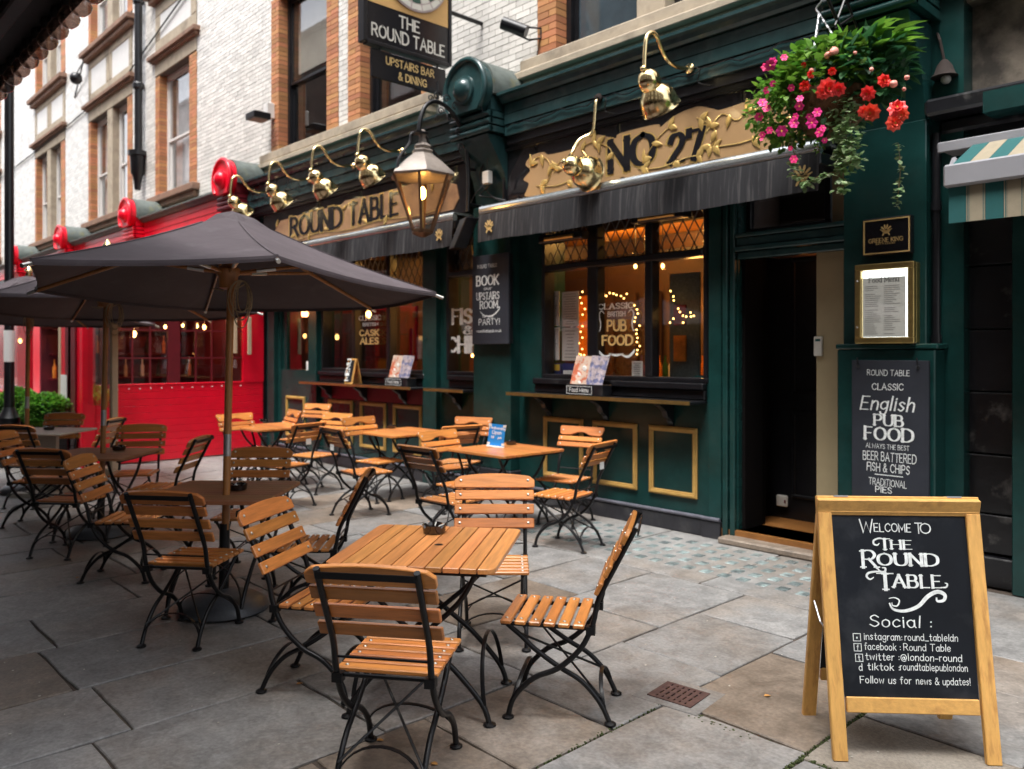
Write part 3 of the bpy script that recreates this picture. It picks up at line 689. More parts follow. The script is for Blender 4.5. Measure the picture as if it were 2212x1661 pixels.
# NO 27 sign board
sb = part('sign_board', MB().box(-6.6,-2.87,6.09,6.2,3.27,3.855), M['darkglass'], pub)
part('sign_frame', MB().frame(-6.62,-2.86,3.24,3.875,6.06,6.1,.03), M['black'], sb)
out = [(-6.28,3.34),(-6.22,3.44),(-6.30,3.50),(-6.20,3.58),(-6.27,3.66),(-6.17,3.735),(-6.0,3.74),(-5.92,3.70),(-5.55,3.70),(-5.47,3.76),(-5.25,3.775),(-5.12,3.73),(-5.02,3.70),(-4.97,3.735),(-4.55,3.735),(-4.5,3.70),(-4.42,3.735),(-4.3,3.78),(-4.1,3.80),(-3.95,3.75),(-3.85,3.72),(-3.5,3.74),(-3.3,3.70),(-3.05,3.60),(-3.0,3.45),(-3.06,3.33),(-3.4,3.30),(-4.1,3.305),(-4.9,3.29),(-4.95,3.315),(-5.0,3.29),(-6.15,3.30)]
part('sign_field', MB().prism(_spl(out+[out[0]],4)[:-1], 6.078, 6.089), M['goldsign'], sb)
def r3p(px, py, Y=6.08): return Pf((2000+px/1.661)/1.852, (py/1.661)/1.852, Y)
for s_, xa, xb, yb, yt in (('NO',738,1020,1105,915),('27',1135,1345,1060,880)):
    (xa_, _), (xb_, _) = r3p(xa, yb), r3p(xb, yb); zb_ = r3p((xa+xb)/2, yb)[1]; zt_ = r3p((xa+xb)/2, yt)[1]
    part('lettering', fit_mb(s_, ((xa_+xb_)/2,6.0715,zb_), XR, ZU, zt_-zb_, xb_-xa_, 'serif', .25), M['signblack'], sb)
    part('lettering_edge', fit_mb(s_, ((xa_+xb_)/2-.006,6.0765,zb_-.008), XR, ZU, zt_-zb_+.012, xb_-xa_+.02, 'serif', .32), M['goldleaf'], sb)
b = MB()
vines = [[(-6.2,3.62),(-6.1,3.70),(-5.95,3.66),(-5.88,3.52),(-5.95,3.40)],[(-6.1,3.40),(-5.8,3.36),(-5.5,3.42),(-5.38,3.55),(-5.45,3.68),(-5.3,3.72)],[(-5.85,3.5),(-5.72,3.62),(-5.55,3.60)],
         [(-4.7,3.40),(-4.62,3.5),(-4.5,3.62),(-4.35,3.70)],[(-4.75,3.36),(-4.5,3.33),(-4.2,3.37),(-4.05,3.36)],[(-4.0,3.56),(-3.85,3.68),(-3.7,3.60),(-3.55,3.69),(-3.35,3.66),(-3.28,3.52)],
         [(-4.0,3.42),(-3.7,3.40),(-3.4,3.42),(-3.2,3.38)],[(-4.1,3.70),(-3.95,3.60),(-3.9,3.48),(-4.0,3.40)],[(-5.3,3.72),(-5.1,3.62),(-5.05,3.5)]]
for v in vines: b.tube([(x,6.072,z) for x, z in _spl(v,6)], .0045, 6)
part('vine_relief', b, M['goldleaf'], sb, smooth=50)
lf = MB(); lf.lathe([(.002,-.06),(.016,-.04),(.024,-.01),(.016,.025),(.008,.045),(.001,.062)], (0,0,0), 8); lm = mesh_of('gilded_leaf', lf, M['goldleaf'], smooth=60)
for v in vines:
    p = _spl(v, 6)
    for i in range(2, len(p), 7):
        for s_ in ((-1,) if i % 2 else (1,-1)):
            a = math.atan2(p[i][1]-p[i-1][1], p[i][0]-p[i-1][0]) + s_*rnd.uniform(.6,1.3)
            o = inst('gilded_leaf', lm, sb, (0,0,0)); o.location = (p[i][0]+.04*math.cos(a)+7.5, 6.070-6.45, p[i][1]+.04*math.sin(a)); o.rotation_euler = (0, math.pi/2-a, 0); o.scale = (rnd.uniform(.9,1.5), .35, rnd.uniform(.8,1.2))
# ROUND TABLE sign board (left bay)
s2 = part('sign_board', MB().box(-12.4,-7.25,6.09,6.2,3.27,3.855), M['darkglass'], pub)
part('sign_field', MB().prism([(-12.0,3.33),(-12.1,3.45),(-11.95,3.6),(-11.8,3.70),(-11,3.72),(-10,3.72),(-9.9,3.76),(-9,3.74),(-8.3,3.76),(-7.7,3.70),(-7.45,3.62),(-7.4,3.45),(-7.5,3.33),(-9.7,3.30)], 6.078, 6.089), M['goldworn'], s2)
r2q = lambda px: Pf((1000+px/1.661)/1.852, 500, 6.08)[0]
for s_, xa, xb in (('ROUND',275,610),('TABLE',665,985)):
    part('lettering', fit_mb(s_, ((r2q(xa)+r2q(xb))/2,6.0715,3.42), XR, ZU, .27, r2q(xb)-r2q(xa), 'serif', .25), M['signblack'], s2)
    part('lettering_edge', fit_mb(s_, ((r2q(xa)+r2q(xb))/2-.01,6.0765,3.412), XR, ZU, .285, r2q(xb)-r2q(xa)+.02, 'serif', .33), M['goldleaf'], s2)
for i in range(9):
    o = inst('gilded_leaf', lm, s2, (-11.9+i*.5+7.5, 6.070-6.45, 3.37+.05*(i%2)+(.30 if i%4==0 else 0)), (0, rnd.uniform(0,6), 0), (1.2,.5,1.2))
b = MB(); b.tube([(x,6.072,3.365+.02*math.sin(x*4)) for x in [-11.8+.1*i for i in range(42)]], .004, 6); part('vine_relief', b, M['goldleaf'], s2)
# slack cables clipped along the friezes
for rt, x0, x1, zz in ((pub,-6.45,-2.9,4.07),(pub,-12.6,-7.3,4.10)):
    p = [(x0+(x1-x0)*i/40, 5.965, zz+.018*math.sin(i*.9)+.012*math.sin(i*2.3)) for i in range(41)]
    part('cable', MB().tube(p, .006, 5), M['black'], rt)

# ---- consoles (bracket, ribs, drum cap with boss)
def console(root, xc, front, body, drum, w=.33):
    b = MB(); b.prism([(6.44,3.25),(6.12,3.25),(6.10,3.4),(6.05,3.6),(5.94,3.78),(5.84,3.92),(5.80,4.0),(6.44,4.0)], xc-w*.82, xc+w*.82, 'x'); c = part('console', b, body, root, smooth=30)
    b = MB()
    for z in (4.02,4.10,4.18): b.tube([(xc-w,5.79,z+.03),(xc+w,5.79,z+.03)], .034, 10); b.box(xc-w, xc+w, 5.79, 6.44, z, z+.06)
    part('ribs', b, body, c, smooth=40)
    # scroll cheek: shield narrowing to the ribs below a round head
    pr = [(xc+w*math.cos(math.radians(a)), 4.50+w*math.sin(math.radians(a))) for a in range(-25, 206, 11)] + [(xc-w*.72,4.30),(xc-w*.62,4.262),(xc+w*.62,4.262),(xc+w*.72,4.30)]
    b = MB(); b.prism(pr, 5.70, 5.82); part('scroll_cheek', b, front, c, smooth=35)
    b = MB()
    ring = [(xc+w*math.cos(math.radians(a)), 5.70, 4.50+w*math.sin(math.radians(a))) for a in range(-40, 221, 10)]; b.tube(ring, .035, 8); part('scroll_rim', b, front, c, smooth=60)
    b = MB(); b.lathe([(.165,0),(.16,-.03),(.13,-.035),(.125,-.05),(.10,-.09),(.06,-.115),(.001,-.125)], (xc,5.70,4.50), 24, axis='y'); part('boss', b, front, c, smooth=60)
    pr = [(xc+(w+.02)*math.cos(math.radians(a)), 4.50+(w+.02)*math.sin(math.radians(a))) for a in range(-12, 193, 12)]
    b = MB(); b.prism(pr, 5.825, 6.44); part('drum_cap', b, drum, c, smooth=35)
    b = MB(); b.box(xc-w*.9, xc+w*.9, 5.825, 6.44, 4.262, 4.43); part('console_body', b, body, c)
console(pub, -6.84, M['greenlit'], M['greenlit'], M['lead']); console(pub, -2.48, M['greenlit'], M['green'], M['lead'])
console(cafe, -13.12, M['red'], M['darkred'], M['lead']); console(cafe, -17.9, M['red'], M['red'], M['lead']); console(cafe, -22.9, M['red'], M['red'], M['lead']); console(cafe, -28, M['red'], M['red'], M['lead'])
# ---- pilasters
def pilaster(root, x0, x1, mt, y=6.1, z1=3.3):
    p = part('pilaster', MB().box(x0, x1, y, YF+.02, .33, z1), mt, root, bevel=.006)
    part('pilaster_base', MB().box(x0-.03, x1+.03, y-.03, YF+.02, 0, .26).box(x0-.02,x1+.02,y-.02,YF+.02,.262,.327), M['plinth'], p, bevel=.006)
    return p
pilaster(pub, -7.16, -6.53, M['green'])
p = part('pilaster', MB().box(-2.80,-2.20,6.1,6.4,1.69,3.3), M['green'], pub, bevel=.006)
part('pilaster_pedestal', MB().box(-2.82,-2.12,6.04,6.4,.26,1.66).box(-2.83,-2.10,6.03,6.4,1.662,1.70), M['green'], p, bevel=.008)
part('pilaster_base', MB().box(-2.84,-2.10,6.0,6.4,0,.255), M['plinth'], p, bevel=.008)
pilaster(pub, -12.96, -12.5, M['black'], 6.12)
for x0, x1 in ((-8.23,-7.95),(-11.1,-10.86),(-12.45,-12.2)):
    part('pilaster_strip', MB().box(x0, x1, 6.17, YF+.02, 0, 3.1), M['green'], pub, bevel=.005)
part('pilaster_strip', MB().box(-4.06,-3.93,6.19,YF+.02,.17,3.1), M['green'], pub, bevel=.005)
part('pilaster_strip', MB().box(-3.91,-3.86,6.17,YF+.06,.0,3.1).box(-3.85,-3.80,6.19,YF+.3,.0,3.1), M['green'], pub, bevel=.008)
# ---- stall riser: plinth, moulding, gold frames
part('plinth', MB().box(-6.5,-4.12,6.195,YF+.02,0,.145), M['plinth'], pub, bevel=.006)
part('plinth', MB().box(-4.12,-3.93,6.165,YF+.02,0,.15), M['plinth'], pub, bevel=.006)
part('plinth', MB().box(-12.2,-7.19,6.195,YF+.02,0,.145), M['plinth'], pub, bevel=.006)
M['plinthmould'] = mat('grey_plinth_moulding', (.11,.11,.135), .4, var=.3, scale=8)
part('plinth_moulding', MB().tube([(-6.5,6.20,.165),(-4.12,6.20,.165)], .018, 8).tube([(-4.12,6.17,.17),(-3.93,6.17,.17)], .018, 8).tube([(-12.2,6.20,.165),(-7.19,6.20,.165)], .018, 8), M['plinthmould'], pub, smooth=60)
for x0, x1 in ((-4.739,-4.201),(-5.448,-4.882),(-6.146,-5.579),(-8.95,-8.32),(-9.75,-9.12),(-10.6,-9.95),(-11.9,-11.3)):
    z0, z1 = .31, .95
    pf = part('gold_moulding', MB().frame(x0, x1, z0, z1, YF-.022, YF, .05), M['gold'], pub, bevel=.005)
    part('inner_bead', MB().frame(x0+.012, x1-.012, z0+.012, z1-.012, YF-.032, YF-.022, .022), M['gold'], pf, bevel=.003)
part('riser_panel', MB().box(-10.8,-8.26,6.225,YF,.97,1.17), M['darkred'], pub)

# ---- main window (three lights under leaded glass)
def win(root, x0, x1, z0, z1, zt, muls, fm=None):
    fm = fm or M['black']; y = YF+.05
    w = part('window', MB().frame(x0, x1, z0, z1, YF-.02, YF+.14, .045), fm, root, bevel=.006)
    for a, c in muls: part('mullion', MB().box(a, c, YF-.01, YF+.12, z0+.045, z1-.045), fm, w, bevel=.01)
    part('transom', MB().box(x0+.045, x1-.045, YF-.035, YF+.10, zt-.07, zt), fm, w, bevel=.012)
    ed = [x0+.045] + [v for m_ in muls for v in m_] + [x1-.045]
    for i in range(0, len(ed), 2):
        part('pane', MB().box(ed[i], ed[i+1], y+.03, y+.034, z0+.045, zt-.07), M['glass'], w)
        part('pane', MB().box(ed[i], ed[i+1], y+.03, y+.034, zt, z1-.045), M['glass'], w, label='leaded diamond pane')
        b = MB(); a, c = ed[i], ed[i+1]; st = .125
        for sgn in (1, -1):
            k_ = -12
            while k_ < 24:
                px = a + k_*st; lo, hi = zt, z1-.045; slope = 1.75
                xa, xb = (px, px+(hi-lo)/slope) if sgn > 0 else (px+(hi-lo)/slope, px)
                # clip
                pa, pb = Vector((xa,0,lo)), Vector((xb,0,hi))
                t0, t1 = 0, 1; dx = xb-xa
                ta, tb = sorted(((a-xa)/dx, (c-xa)/dx)); t0, t1 = max(t0,ta), min(t1,tb)
                if t1-t0 > .03:
                    q0, q1 = pa.lerp(pb,t0), pa.lerp(pb,t1)
                    b.tube([(q0.x, y+.026, q0.z), (q1.x, y+.026, q1.z)], .0075, 4)
                k_ += 1
        part('lead_cames', b, M['lead2'], w, stuff=False)
    return w
M['lead2'] = mat('grey_lead_came', (.10,.095,.10), .5, var=.2)
w1 = win(pub, -6.17, -4.09, 1.36, 3.2, 2.57, [(-5.53,-5.39),(-4.80,-4.71)])
w2 = win(pub, -10.8, -8.25, 1.36, 3.2, 2.45, [(-9.98,-9.9),(-9.12,-9.04)])
w3 = win(pub, -7.81, -7.17, 1.36, 3.2, 2.62, [])
# shelves with brackets
for x0, x1, zz in ((-6.45,-4.10,1.205),(-11.0,-8.2,1.20),(-7.93,-7.19,1.20)):
    s_ = part('drinks_shelf', MB().box(x0, x1, 5.97, YF, zz-.028, zz), M['black'], pub, bevel=.006)
    part('brass_edge', MB().box(x0, x1, 5.958, 5.969, zz-.03, zz+.004), M['brassdull'], s_)
    n = 3 if x1-x0 > 1 else 1
    for i in range(n):
        xx = x0+(x1-x0)*(i+.5)/n
        b = MB(); b.prism([(YF,zz-.03),(6.02,zz-.03),(6.02,zz-.05),(6.06,zz-.07),(6.12,zz-.11),(6.14,zz-.16),(6.2,zz-.2),(YF,zz-.26)], xx-.03, xx+.03, 'x'); part('bracket', b, M['black'], s_, bevel=.004)
    part('window_sill', MB().box(x0+.2, x1-.0, 6.16, YF, 1.30, 1.36).box(x0+.2,x1,6.19,YF,1.21,1.298), M['black'], pub, bevel=.008)
# interiors seen through the glass
def room(x0, x1, y1, z0, z1, wm, root, ceil=None):
    y0 = YF+.36
    b = MB(); b.quad((x0,y1,z0),(x1,y1,z0),(x1,y1,z1),(x0,y1,z1)); b.quad((x0,y0,z0),(x0,y1,z0),(x0,y1,z1),(x0,y0,z1)); b.quad((x1,y0,z0),(x1,y1,z0),(x1,y1,z1),(x1,y0,z1)); b.quad((x0,y0,z0),(x1,y0,z0),(x1,y1,z0),(x0,y1,z0))
    r = part('interior', b, wm, root)
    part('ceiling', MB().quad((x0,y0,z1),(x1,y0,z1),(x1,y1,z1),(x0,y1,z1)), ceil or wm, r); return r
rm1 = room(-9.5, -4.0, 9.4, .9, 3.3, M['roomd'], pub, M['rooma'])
def glow(x, y, z, p, col=(1,.5,.16), r=.1):
    l = bpy.data.lights.new('lamp_glow', 'POINT'); l.energy = p; l.color = col; l.shadow_soft_size = r
    o = bpy.data.objects.new('lamp_glow', l); COL.objects.link(o); o.location = (x, y, z); return o
glow(-5.2,7.3,3.1,34,(1,.5,.12)); glow(-7.0,8.2,3.1,36,(1,.5,.12)); glow(-8.2,7.4,3.1,24,(1,.5,.12)); glow(-6.0,8.9,2.2,14,(1,.45,.10))
b = MB(); b.box(-9.4,-9.2,9.3,9.35,1,2.6)
for i in range(12):
    x = -9.3+i*.42; part('back_bar_panel', MB().box(x, x+.30, 9.30, 9.36, 1.2, 2.5), M['orange'] if i == 2 else M['roomd'], rm1)
part('beam', MB().box(-9.4,-4.0,7.9,8.1,2.85,3.02).box(-9.4,-4,7.0,7.1,3.0,3.28), M['roomd'], rm1)
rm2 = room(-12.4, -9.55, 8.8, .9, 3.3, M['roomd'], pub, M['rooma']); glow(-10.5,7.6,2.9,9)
# ---- what stands behind / on the main window
def paper(x0, x1, z0, z1, mt, y=6.40, lines=0, par=None, name='notice'):
    o = part(name, MB().box(x0, x1, y, y+.004, z0, z1), mt, par or w1)
    if lines:
        b = MB(); r = random.Random(int(x0*100+z0*77))
        for i in range(lines):
            z = z1-(i+1)*(z1-z0)/(lines+1); l = r.uniform(.35,.8)*(x1-x0)
            b.box((x0+x1)/2-l/2, (x0+x1)/2+l/2, y-.003, y-.001, z-.0035, z+.0035)
        part('print', b, M['inkl'], o)
    return o
M['inkl'] = mat('faint_print', (.30,.29,.28), .7)
xg = lambda px, Y=6.38: Pf(px, 700, Y)[0]
def r7(px, py, Y=6.38): return Pf((2000+px/1.661)/1.852, (800+py/1.661)/1.852, Y)
for (a, c, d_, e), mt in (((278,385,612,832),'wpaper'),((403,515,612,838),'wpaper'),((280,385,850,1062),'wpaper'),((405,515,850,1068),'wpaper')):
    x0, z1 = r7(a, c if False else d_); x1, z0 = r7(c, e); paper(x0, x1, z0, z1, M[mt], lines=13 if d_ < 700 else 9)
x0, z1 = r7(282,1085); x1, z0 = r7(398,1180); o = paper(x0, x1, z0, z1, M['navy']); part('print', MB().box(x0+.02,x1-.02,6.396,6.398,(z0+z1)/2,z1-.01), M['yellow'], o)
x0, z1 = r7(405,1085); x1, z0 = r7(512,1180); o = paper(x0, x1, z0, z1, M['navy']); part('print', MB().box(x0+.02,x1-.02,6.396,6.398,z0+.01,(z0+z1)/2), M['wpaper'], o)
x0, z1 = r7(868,1070); x1, z0 = r7(940,1195); paper(x0, x1, z0, z1, M['wpaper'], lines=8)
x0, z1 = r7(1285,1165); x1, z0 = r7(1358,1195); paper(x0, x1, z0, z1, M['tealst'])
# right-hand light: grey panel standing in for the parasol reflection, with coloured strips
x0, z1 = r7(1120,560,6.6); x1, z0 = r7(1355,1195,6.6)
M['mesh'] = mat('grey_reflection', (.10,.12,.13), .8, var=.5, scale=40)
part('reflection_panel', MB().box(x0, x1-.06, 6.62, 6.64, z0-.1, z1+.1), M['mesh'], w1)
part('picture', MB().box(x0+.06, x0+.2, 6.60, 6.618, 1.9, 2.1), M['darkred'], w1); part('picture', MB().box(x0+.06, x0+.2, 6.60, 6.618, 1.55, 1.8), M['orange'], w1)
# window lettering
yl = 6.262
cx_, zz = r7(772, 700, yl)
fs = part('window_lettering', MB().box(cx_-.02,cx_+.02,yl,yl+.001,1.40,1.402), M['chalk'], w1)
WLET = fs
zc = r7(778,820,yl)[1]
for s_ in (-1,1):
    part('scroll_ornament', curve_mb([(s_*.15,.10),(s_*.19,.13),(s_*.22,.09),(s_*.20,.0),(s_*.215,-.07),(s_*.25,-.06)], (cx_, yl, zc), XR, ZU, .014), M['chalk'], fs)
    part('scroll_ornament', curve_mb([(s_*.05,-.30),(s_*.14,-.33),(s_*.21,-.29),(s_*.23,-.26)], (cx_, yl, zc), XR, ZU, .026), M['chalk'], fs)
part('scroll_ornament', curve_mb([(-.09,-.30),(0,-.315),(.09,-.30)], (cx_, yl, zc), XR, ZU, .024), M['chalk'], fs)
_r = random.Random(21)
part('bottle_shelf', MB().box(-6.3,-4.1,7.9,8.1,1.28,1.30), M['roomd'], rm1)
for i in range(24): part('bottle', MB().lathe([(.035,0),(.037,.17),(.013,.23),(.013,.30)], (-6.2+i*.088, 8.0, 1.30), 8), M[_r.choice(['tanpaper','purple','wpaper','orange','palepink','leafd','blue'])], rm1, smooth=40)
# fairy lights round the middle light: each bulb a part
fl = thing('fairy_light_string', 'string of tiny warm fairy lights hung behind the middle light of the main pub window', 'fairy lights', (-5.2,6.5,1.4))
bm_ = mesh_of('bulb', MB().ball((0,0,0), .0095, 8), M['fairy'], smooth=60)
pts = []
for i in range(12): pts.append((525+rnd.uniform(-8,40) if i % 2 else 548, 610+i*38))
for i in range(12): pts.append((610+i*21, 640-14*math.sin(i*1.1)-rnd.uniform(0,26)))
for i in range(13): pts.append((648+rnd.uniform(-10,8), 700+i*28)); pts.append((905+rnd.uniform(-10,22), 700+i*27))
pts += [(1038,603),(1130,605),(1145,640),(1150,668),(1178,722),(1203,745),(1212,768),(1242,775),(1260,748),(1275,775),(1155,788),(1130,815),(1225,815),(1285,770),(520,1022),(545,1028),(565,1030)]
pr = None; b = MB(); ww = []
for px, py in pts:
    x, z = r7(px, py, 6.5); inst('bulb', bm_, fl, (x+5.2, rnd.uniform(-.02,.02), z-1.4)); ww.append((x, 6.5, z))
for a, c in zip(ww[:-1], ww[1:]):
    if (Vector(a)-Vector(c)).length < .25: b.tube([a, c], .0016, 4)
part('wire', b, M['black'], fl)
def pendant(x, y, z, zt, lab, r=.04, mt='bulb', grp='pendant bulbs inside the pub'):
    t = thing('pendant_bulb', lab, 'light bulb', (x, y, z), group=grp)
    part('filament_bulb', MB().ball((x,y,z), r*.55, 10, sz=1.4), M[mt], t, smooth=60)
    part('glass_globe', MB().lathe([(.012,r*2.1),(r*.5,r*1.4),(r,r*.3),(r*1.05,-r*.3),(r*.7,-r),(.002,-r*1.3)], (x,y,z), 12), M['glass'], t, smooth=60)
    part('flex', MB().tube([(x,y,z+r*2),(x,y,zt)], .005, 5), M['black'], t); return t
r2b = lambda px, py, Y: Pf((1000+px/1.661)/1.852, (900+py/1.661)/1.852, Y)
for (px, py), l in zip(((580,605),(788,595),(1038,598)), ('left pendant bulb glowing behind the left pub window','middle pendant bulb glowing above the faint window lettering of the left pub window','right pendant bulb glowing behind the left pub window beside the flag')):
    x, z = r2b(px, py, 6.9); pendant(x, 6.9, z, 3.3, l, .075, 'bulbc')
for i, (px, py) in enumerate(((625,465),(900,440),(1082,438))):
    x, z = r7(px, py, 7.2); pendant(x, 7.2, z, 3.3, ('bare bulb high inside the left light of the main window','bare bulb at the top of the middle light of the main window','bare bulb at the top of the right light of the main window')[i], .035)
# left window content
def quadp(px0, py0, px1, py1, Y, mt, par, name='poster', y2=.01):
    x0, z1 = r2b(px0, py0, Y); x1, z0 = r2b(px1, py1, Y); return part(name, MB().box(x0, x1, Y, Y+y2, z0, z1), M[mt], par)
quadp(520,640,602,830,7.0,'navy',w2); quadp(960,690,1080,880,6.9,'navy',w2); quadp(985,740,1055,850,6.88,'orange',w2); quadp(1060,540,1120,900,7.0,'darkred',w2,'drape'); quadp(940,615,1065,700,7.05,'tanpaper',w2)
quadp(660,690,900,905,6.75,'roomd',w2,'cabinet'); quadp(560,800,600,900,6.9,'wpaper',w2)
x, z = r2b(795, 640, 6.26)
g2 = part('window_lettering', MB().box(x-.02,x+.02,6.262,6.263,1.40,1.402), M['chalk'], w2)
g3 = part('window_lettering', MB().box(-7.4,-7.38,6.262,6.263,1.40,1.402), M['chalk'], w3)
quadp(1365,150,1475,290,6.42,'tanpaper',w3,'vent_louvre')
quadp(1340,860,1400,1000,6.9,'purple',w3); 
for i, (px, py) in enumerate(((1400,548),(1440,540),(1478,868),(1500,875))):
    x, z = r2b(px, py, 6.8); pendant(x, 6.8, z, z+.3, ('left of the upper pair of small bulbs in the fish and chips window','right of the upper pair of small bulbs in the fish and chips window','left of the lower pair of small bulbs in the fish and chips window','right of the lower pair of small bulbs in the fish and chips window')[i], .03)
# green side door of the pub (left)
dx0, dx1 = -12.1, -11.14
dd = part('side_door', MB().frame(dx0, dx1, .1, 2.9, 6.27, 6.33, .14).box(dx0+.14,dx1-.14,6.29,6.32,.24,1.36), M['green'], pub, bevel=.006)
part('pane', MB().box(dx0+.14, dx1-.14, 6.30, 6.304, 1.36, 2.76), M['glass'], dd)
part('door_notice', MB().box(dx1-.16, dx1+.02, 6.25, 6.262, 1.36, 1.5), M['wpaper'], dd)
# slim wooden battens hanging beside the side door
for i, (py_, a, c) in enumerate(((5.62,2.25,1.62),(5.86,2.2,1.60))):
    t = thing('hanging_batten', ('left','right')[i]+' of two pale wooden battens hanging in front of the red corner post', 'batten', (-12.42,py_,c), group='pale battens by the red corner')
    part('batten', MB().box(-12.44,-12.41,py_-.03,py_+.03,c,a), M['tanpaper'], t, bevel=.004); part('cord', MB().tube([(-12.425,py_,a),(-12.45,py_,2.45)],.004,4), M['rope'], t)
# ---- doorway
dw = part('door_case', MB().box(-3.79,-2.81,6.22,6.30,2.44,2.50).box(-3.79,-2.81,6.17,6.30,2.503,2.545).box(-3.79,-2.81,6.20,6.34,2.548,2.62).box(-3.79,-2.81,6.18,6.30,2.623,2.66), M['greenlit'], pub, bevel=.008)
part('transom_light', MB().box(-3.79,-2.81,6.40,6.404,2.66,3.1), M['glass'], dw)
part('transom_frame', MB().frame(-3.79,-3.03,2.66,3.12,6.36,6.42,.05), M['black'], dw, bevel=.006)
part('transom_panel', MB().box(-3.02,-2.86,6.38,6.44,2.66,3.12), M['cream'], dw); part('transom_back', MB().box(-3.79,-3.03,6.9,6.95,2.5,3.3).box(-3.80,-3.76,6.43,6.9,2.5,3.3), M['roomd'], dw)
part('reveal_panel', MB().box(-3.135,-2.805,6.34,6.9,.08,2.66), M['cream'], pub, bevel=.004)
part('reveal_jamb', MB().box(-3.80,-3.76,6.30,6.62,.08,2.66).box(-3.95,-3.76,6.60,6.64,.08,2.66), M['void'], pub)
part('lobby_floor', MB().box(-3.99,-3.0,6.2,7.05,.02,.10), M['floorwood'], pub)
part('door_step', MB().box(-3.88,-2.75,6.05,6.3,0,.055), M['slabb'], pub, bevel=.012)
ld = part('lobby_door', MB().box(-4.05,-3.0,7.0,7.06,.10,2.66), M['black'], pub)
part('door_panel', MB().frame(-3.69,-3.42,.3,1.1,6.98,7.0,.035), M['black'], ld, bevel=.008); part('door_panel', MB().frame(-3.38,-3.10,.3,1.1,6.98,7.0,.035), M['black'], ld, bevel=.008)
part('door_panel', MB().frame(-3.69,-3.42,1.25,2.5,6.98,7.0,.035), M['black'], ld, bevel=.008); part('door_panel', MB().frame(-3.38,-3.10,1.25,2.5,6.98,7.0,.035), M['black'], ld, bevel=.008)
part('lobby_ceiling', MB().box(-3.99,-3.0,6.42,7.06,2.60,2.66), M['roomd'], pub)
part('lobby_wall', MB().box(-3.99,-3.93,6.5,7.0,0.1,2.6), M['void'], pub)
x, z = Pf(1770, 748, 6.335)
t = thing('keypad', 'small white keypad on the cream panel inside the doorway', 'keypad', (x, 6.33, z)); part('case', MB().box(x-.04,x+.03,6.315,6.34,z-.08,z+.08), M['socket'], t, bevel=.006); part('display', MB().box(x-.025,x+.018,6.312,6.3149,z+.04,z+.06), M['tealst'], t)
x, z = Pf(1690, 1083, 6.97)
t = thing('wall_socket', 'white plastic socket low on the dark lobby door', 'socket', (x, 6.98, z)); part('case', MB().box(x-.055,x+.055,6.95,6.979,z-.045,z+.06), M['socket'], t, bevel=.01); part('switch', MB().box(x+.03,x+.045,6.945,6.949,z-.01,z+.02), M['darkred'], t)
l_ = glow(-3.45, 6.75, 2.45, .05, (1,.38,.10), .05)
pl = thing('lobby_lamp', 'small warm ceiling lamp inside the dark doorway', 'lamp', (-3.45,6.8,2.58)); part('shade', MB().lathe([(.06,.0),(.09,.01),(.10,.03)], (-3.45,6.8,2.56), 14), M['bulb2'] if 'bulb2' in M else emis('dim_lamp',(1,.35,.08),1.2), pl)
# heaters under the awning
for px, py, lab in ((1425,470,'long infrared heater under the awning above the right light of the main window'),(1215,515,'short infrared heater under the awning above the left light of the main window')):
    x, z = Pf(px, py, 6.05)
    t = thing('patio_heater', lab, 'heater', (x, 6.1, z), group='heaters under the awning')
    part('housing', MB().box(x-.30,x+.30,6.0,6.12,z-.03,z+.05), M['black'], t, bevel=.01); part('element', MB().tube([(x-.2,5.998,z+.005),(x+.2,5.998,z+.005)], .022, 8), M['brassdull'], t); part('arm', MB().box(x-.02,x+.02,6.1,6.24,z,z+.03), M['black'], t)

# ---- shelf goods
def menu_holder(x, y, z, lab, sc=1.0, tag_='Food Menu'):
    t = thing('menu_holder', lab, 'menu holder', (x, y, z), group='menu holders on the drinks shelves')
    W_ = .20*sc
    part('tray', MB().box(x-W_,x+W_+.08,y-.07,y+.07,z,z+.115), M['black'], t, bevel=.004)
    part('label_plate', MB().box(x-W_+.005,x+W_-.04,y-.078,y-.0705,z+.01,z+.105), M['chalkboard'], t); part('label_border', MB().frame(x-W_+.015,x+W_-.05,z+.018,z+.097,y-.0795,y-.0785,.004), M['chalk'], t)
    part('lettering', text_mb(tag_, (x-.02, y-.0805, z+.04), XR, ZU, .042*sc, 'hand', 'c', .12), M['chalk'], t)
    for i in range(2):
        x0 = x-W_+.03+i*.19*sc; 
        b = MB(); b.hexa([(x0,y-.05+i*.02,z+.1),(x0+.2*sc,y-.03+i*.02,z+.1),(x0+.2*sc,y-.025+i*.02,z+.1),(x0,y-.045+i*.02,z+.1),(x0+.05,y+.0+i*.02,z+.40*sc),(x0+.25*sc,y+.03+i*.02,z+.39*sc),(x0+.25*sc,y+.035+i*.02,z+.39*sc),(x0+.05,y+.005+i*.02,z+.40*sc)])
        c = part('menu_card', b, M['foodprint'] if i == 0 else M['tartan'], t)
        if i == 0:
            b = MB()
            for a_, c_, r_ in ((.09,.2,.035),(.16,.27,.03),(.11,.12,.03)): b.lathe([(r_,0),(r_*.7,-.003),(.001,-.004)], (x0+a_, y-.05+c_*.16, z+c_), 12, axis='y')
            part('plate_print', b, M['wpaper'], t)
x, z = Pf(1265, 800, 6.06); menu_holder(x, 6.06, 1.206, 'menu holder lettered Food Menu on the shelf under the main window', 1.0)
x, z = Pf(862, 800, 6.06); menu_holder(x, 6.06, 1.201, 'menu holder full of food menus on the left shelf near the green pilaster strip', 1.0)
x, z = Pf(765, 800, 6.08)
t = thing('shelf_menu_board', 'small wooden A-shaped menu board standing on the left drinks shelf', 'menu board', (x, 6.1, 1.201))
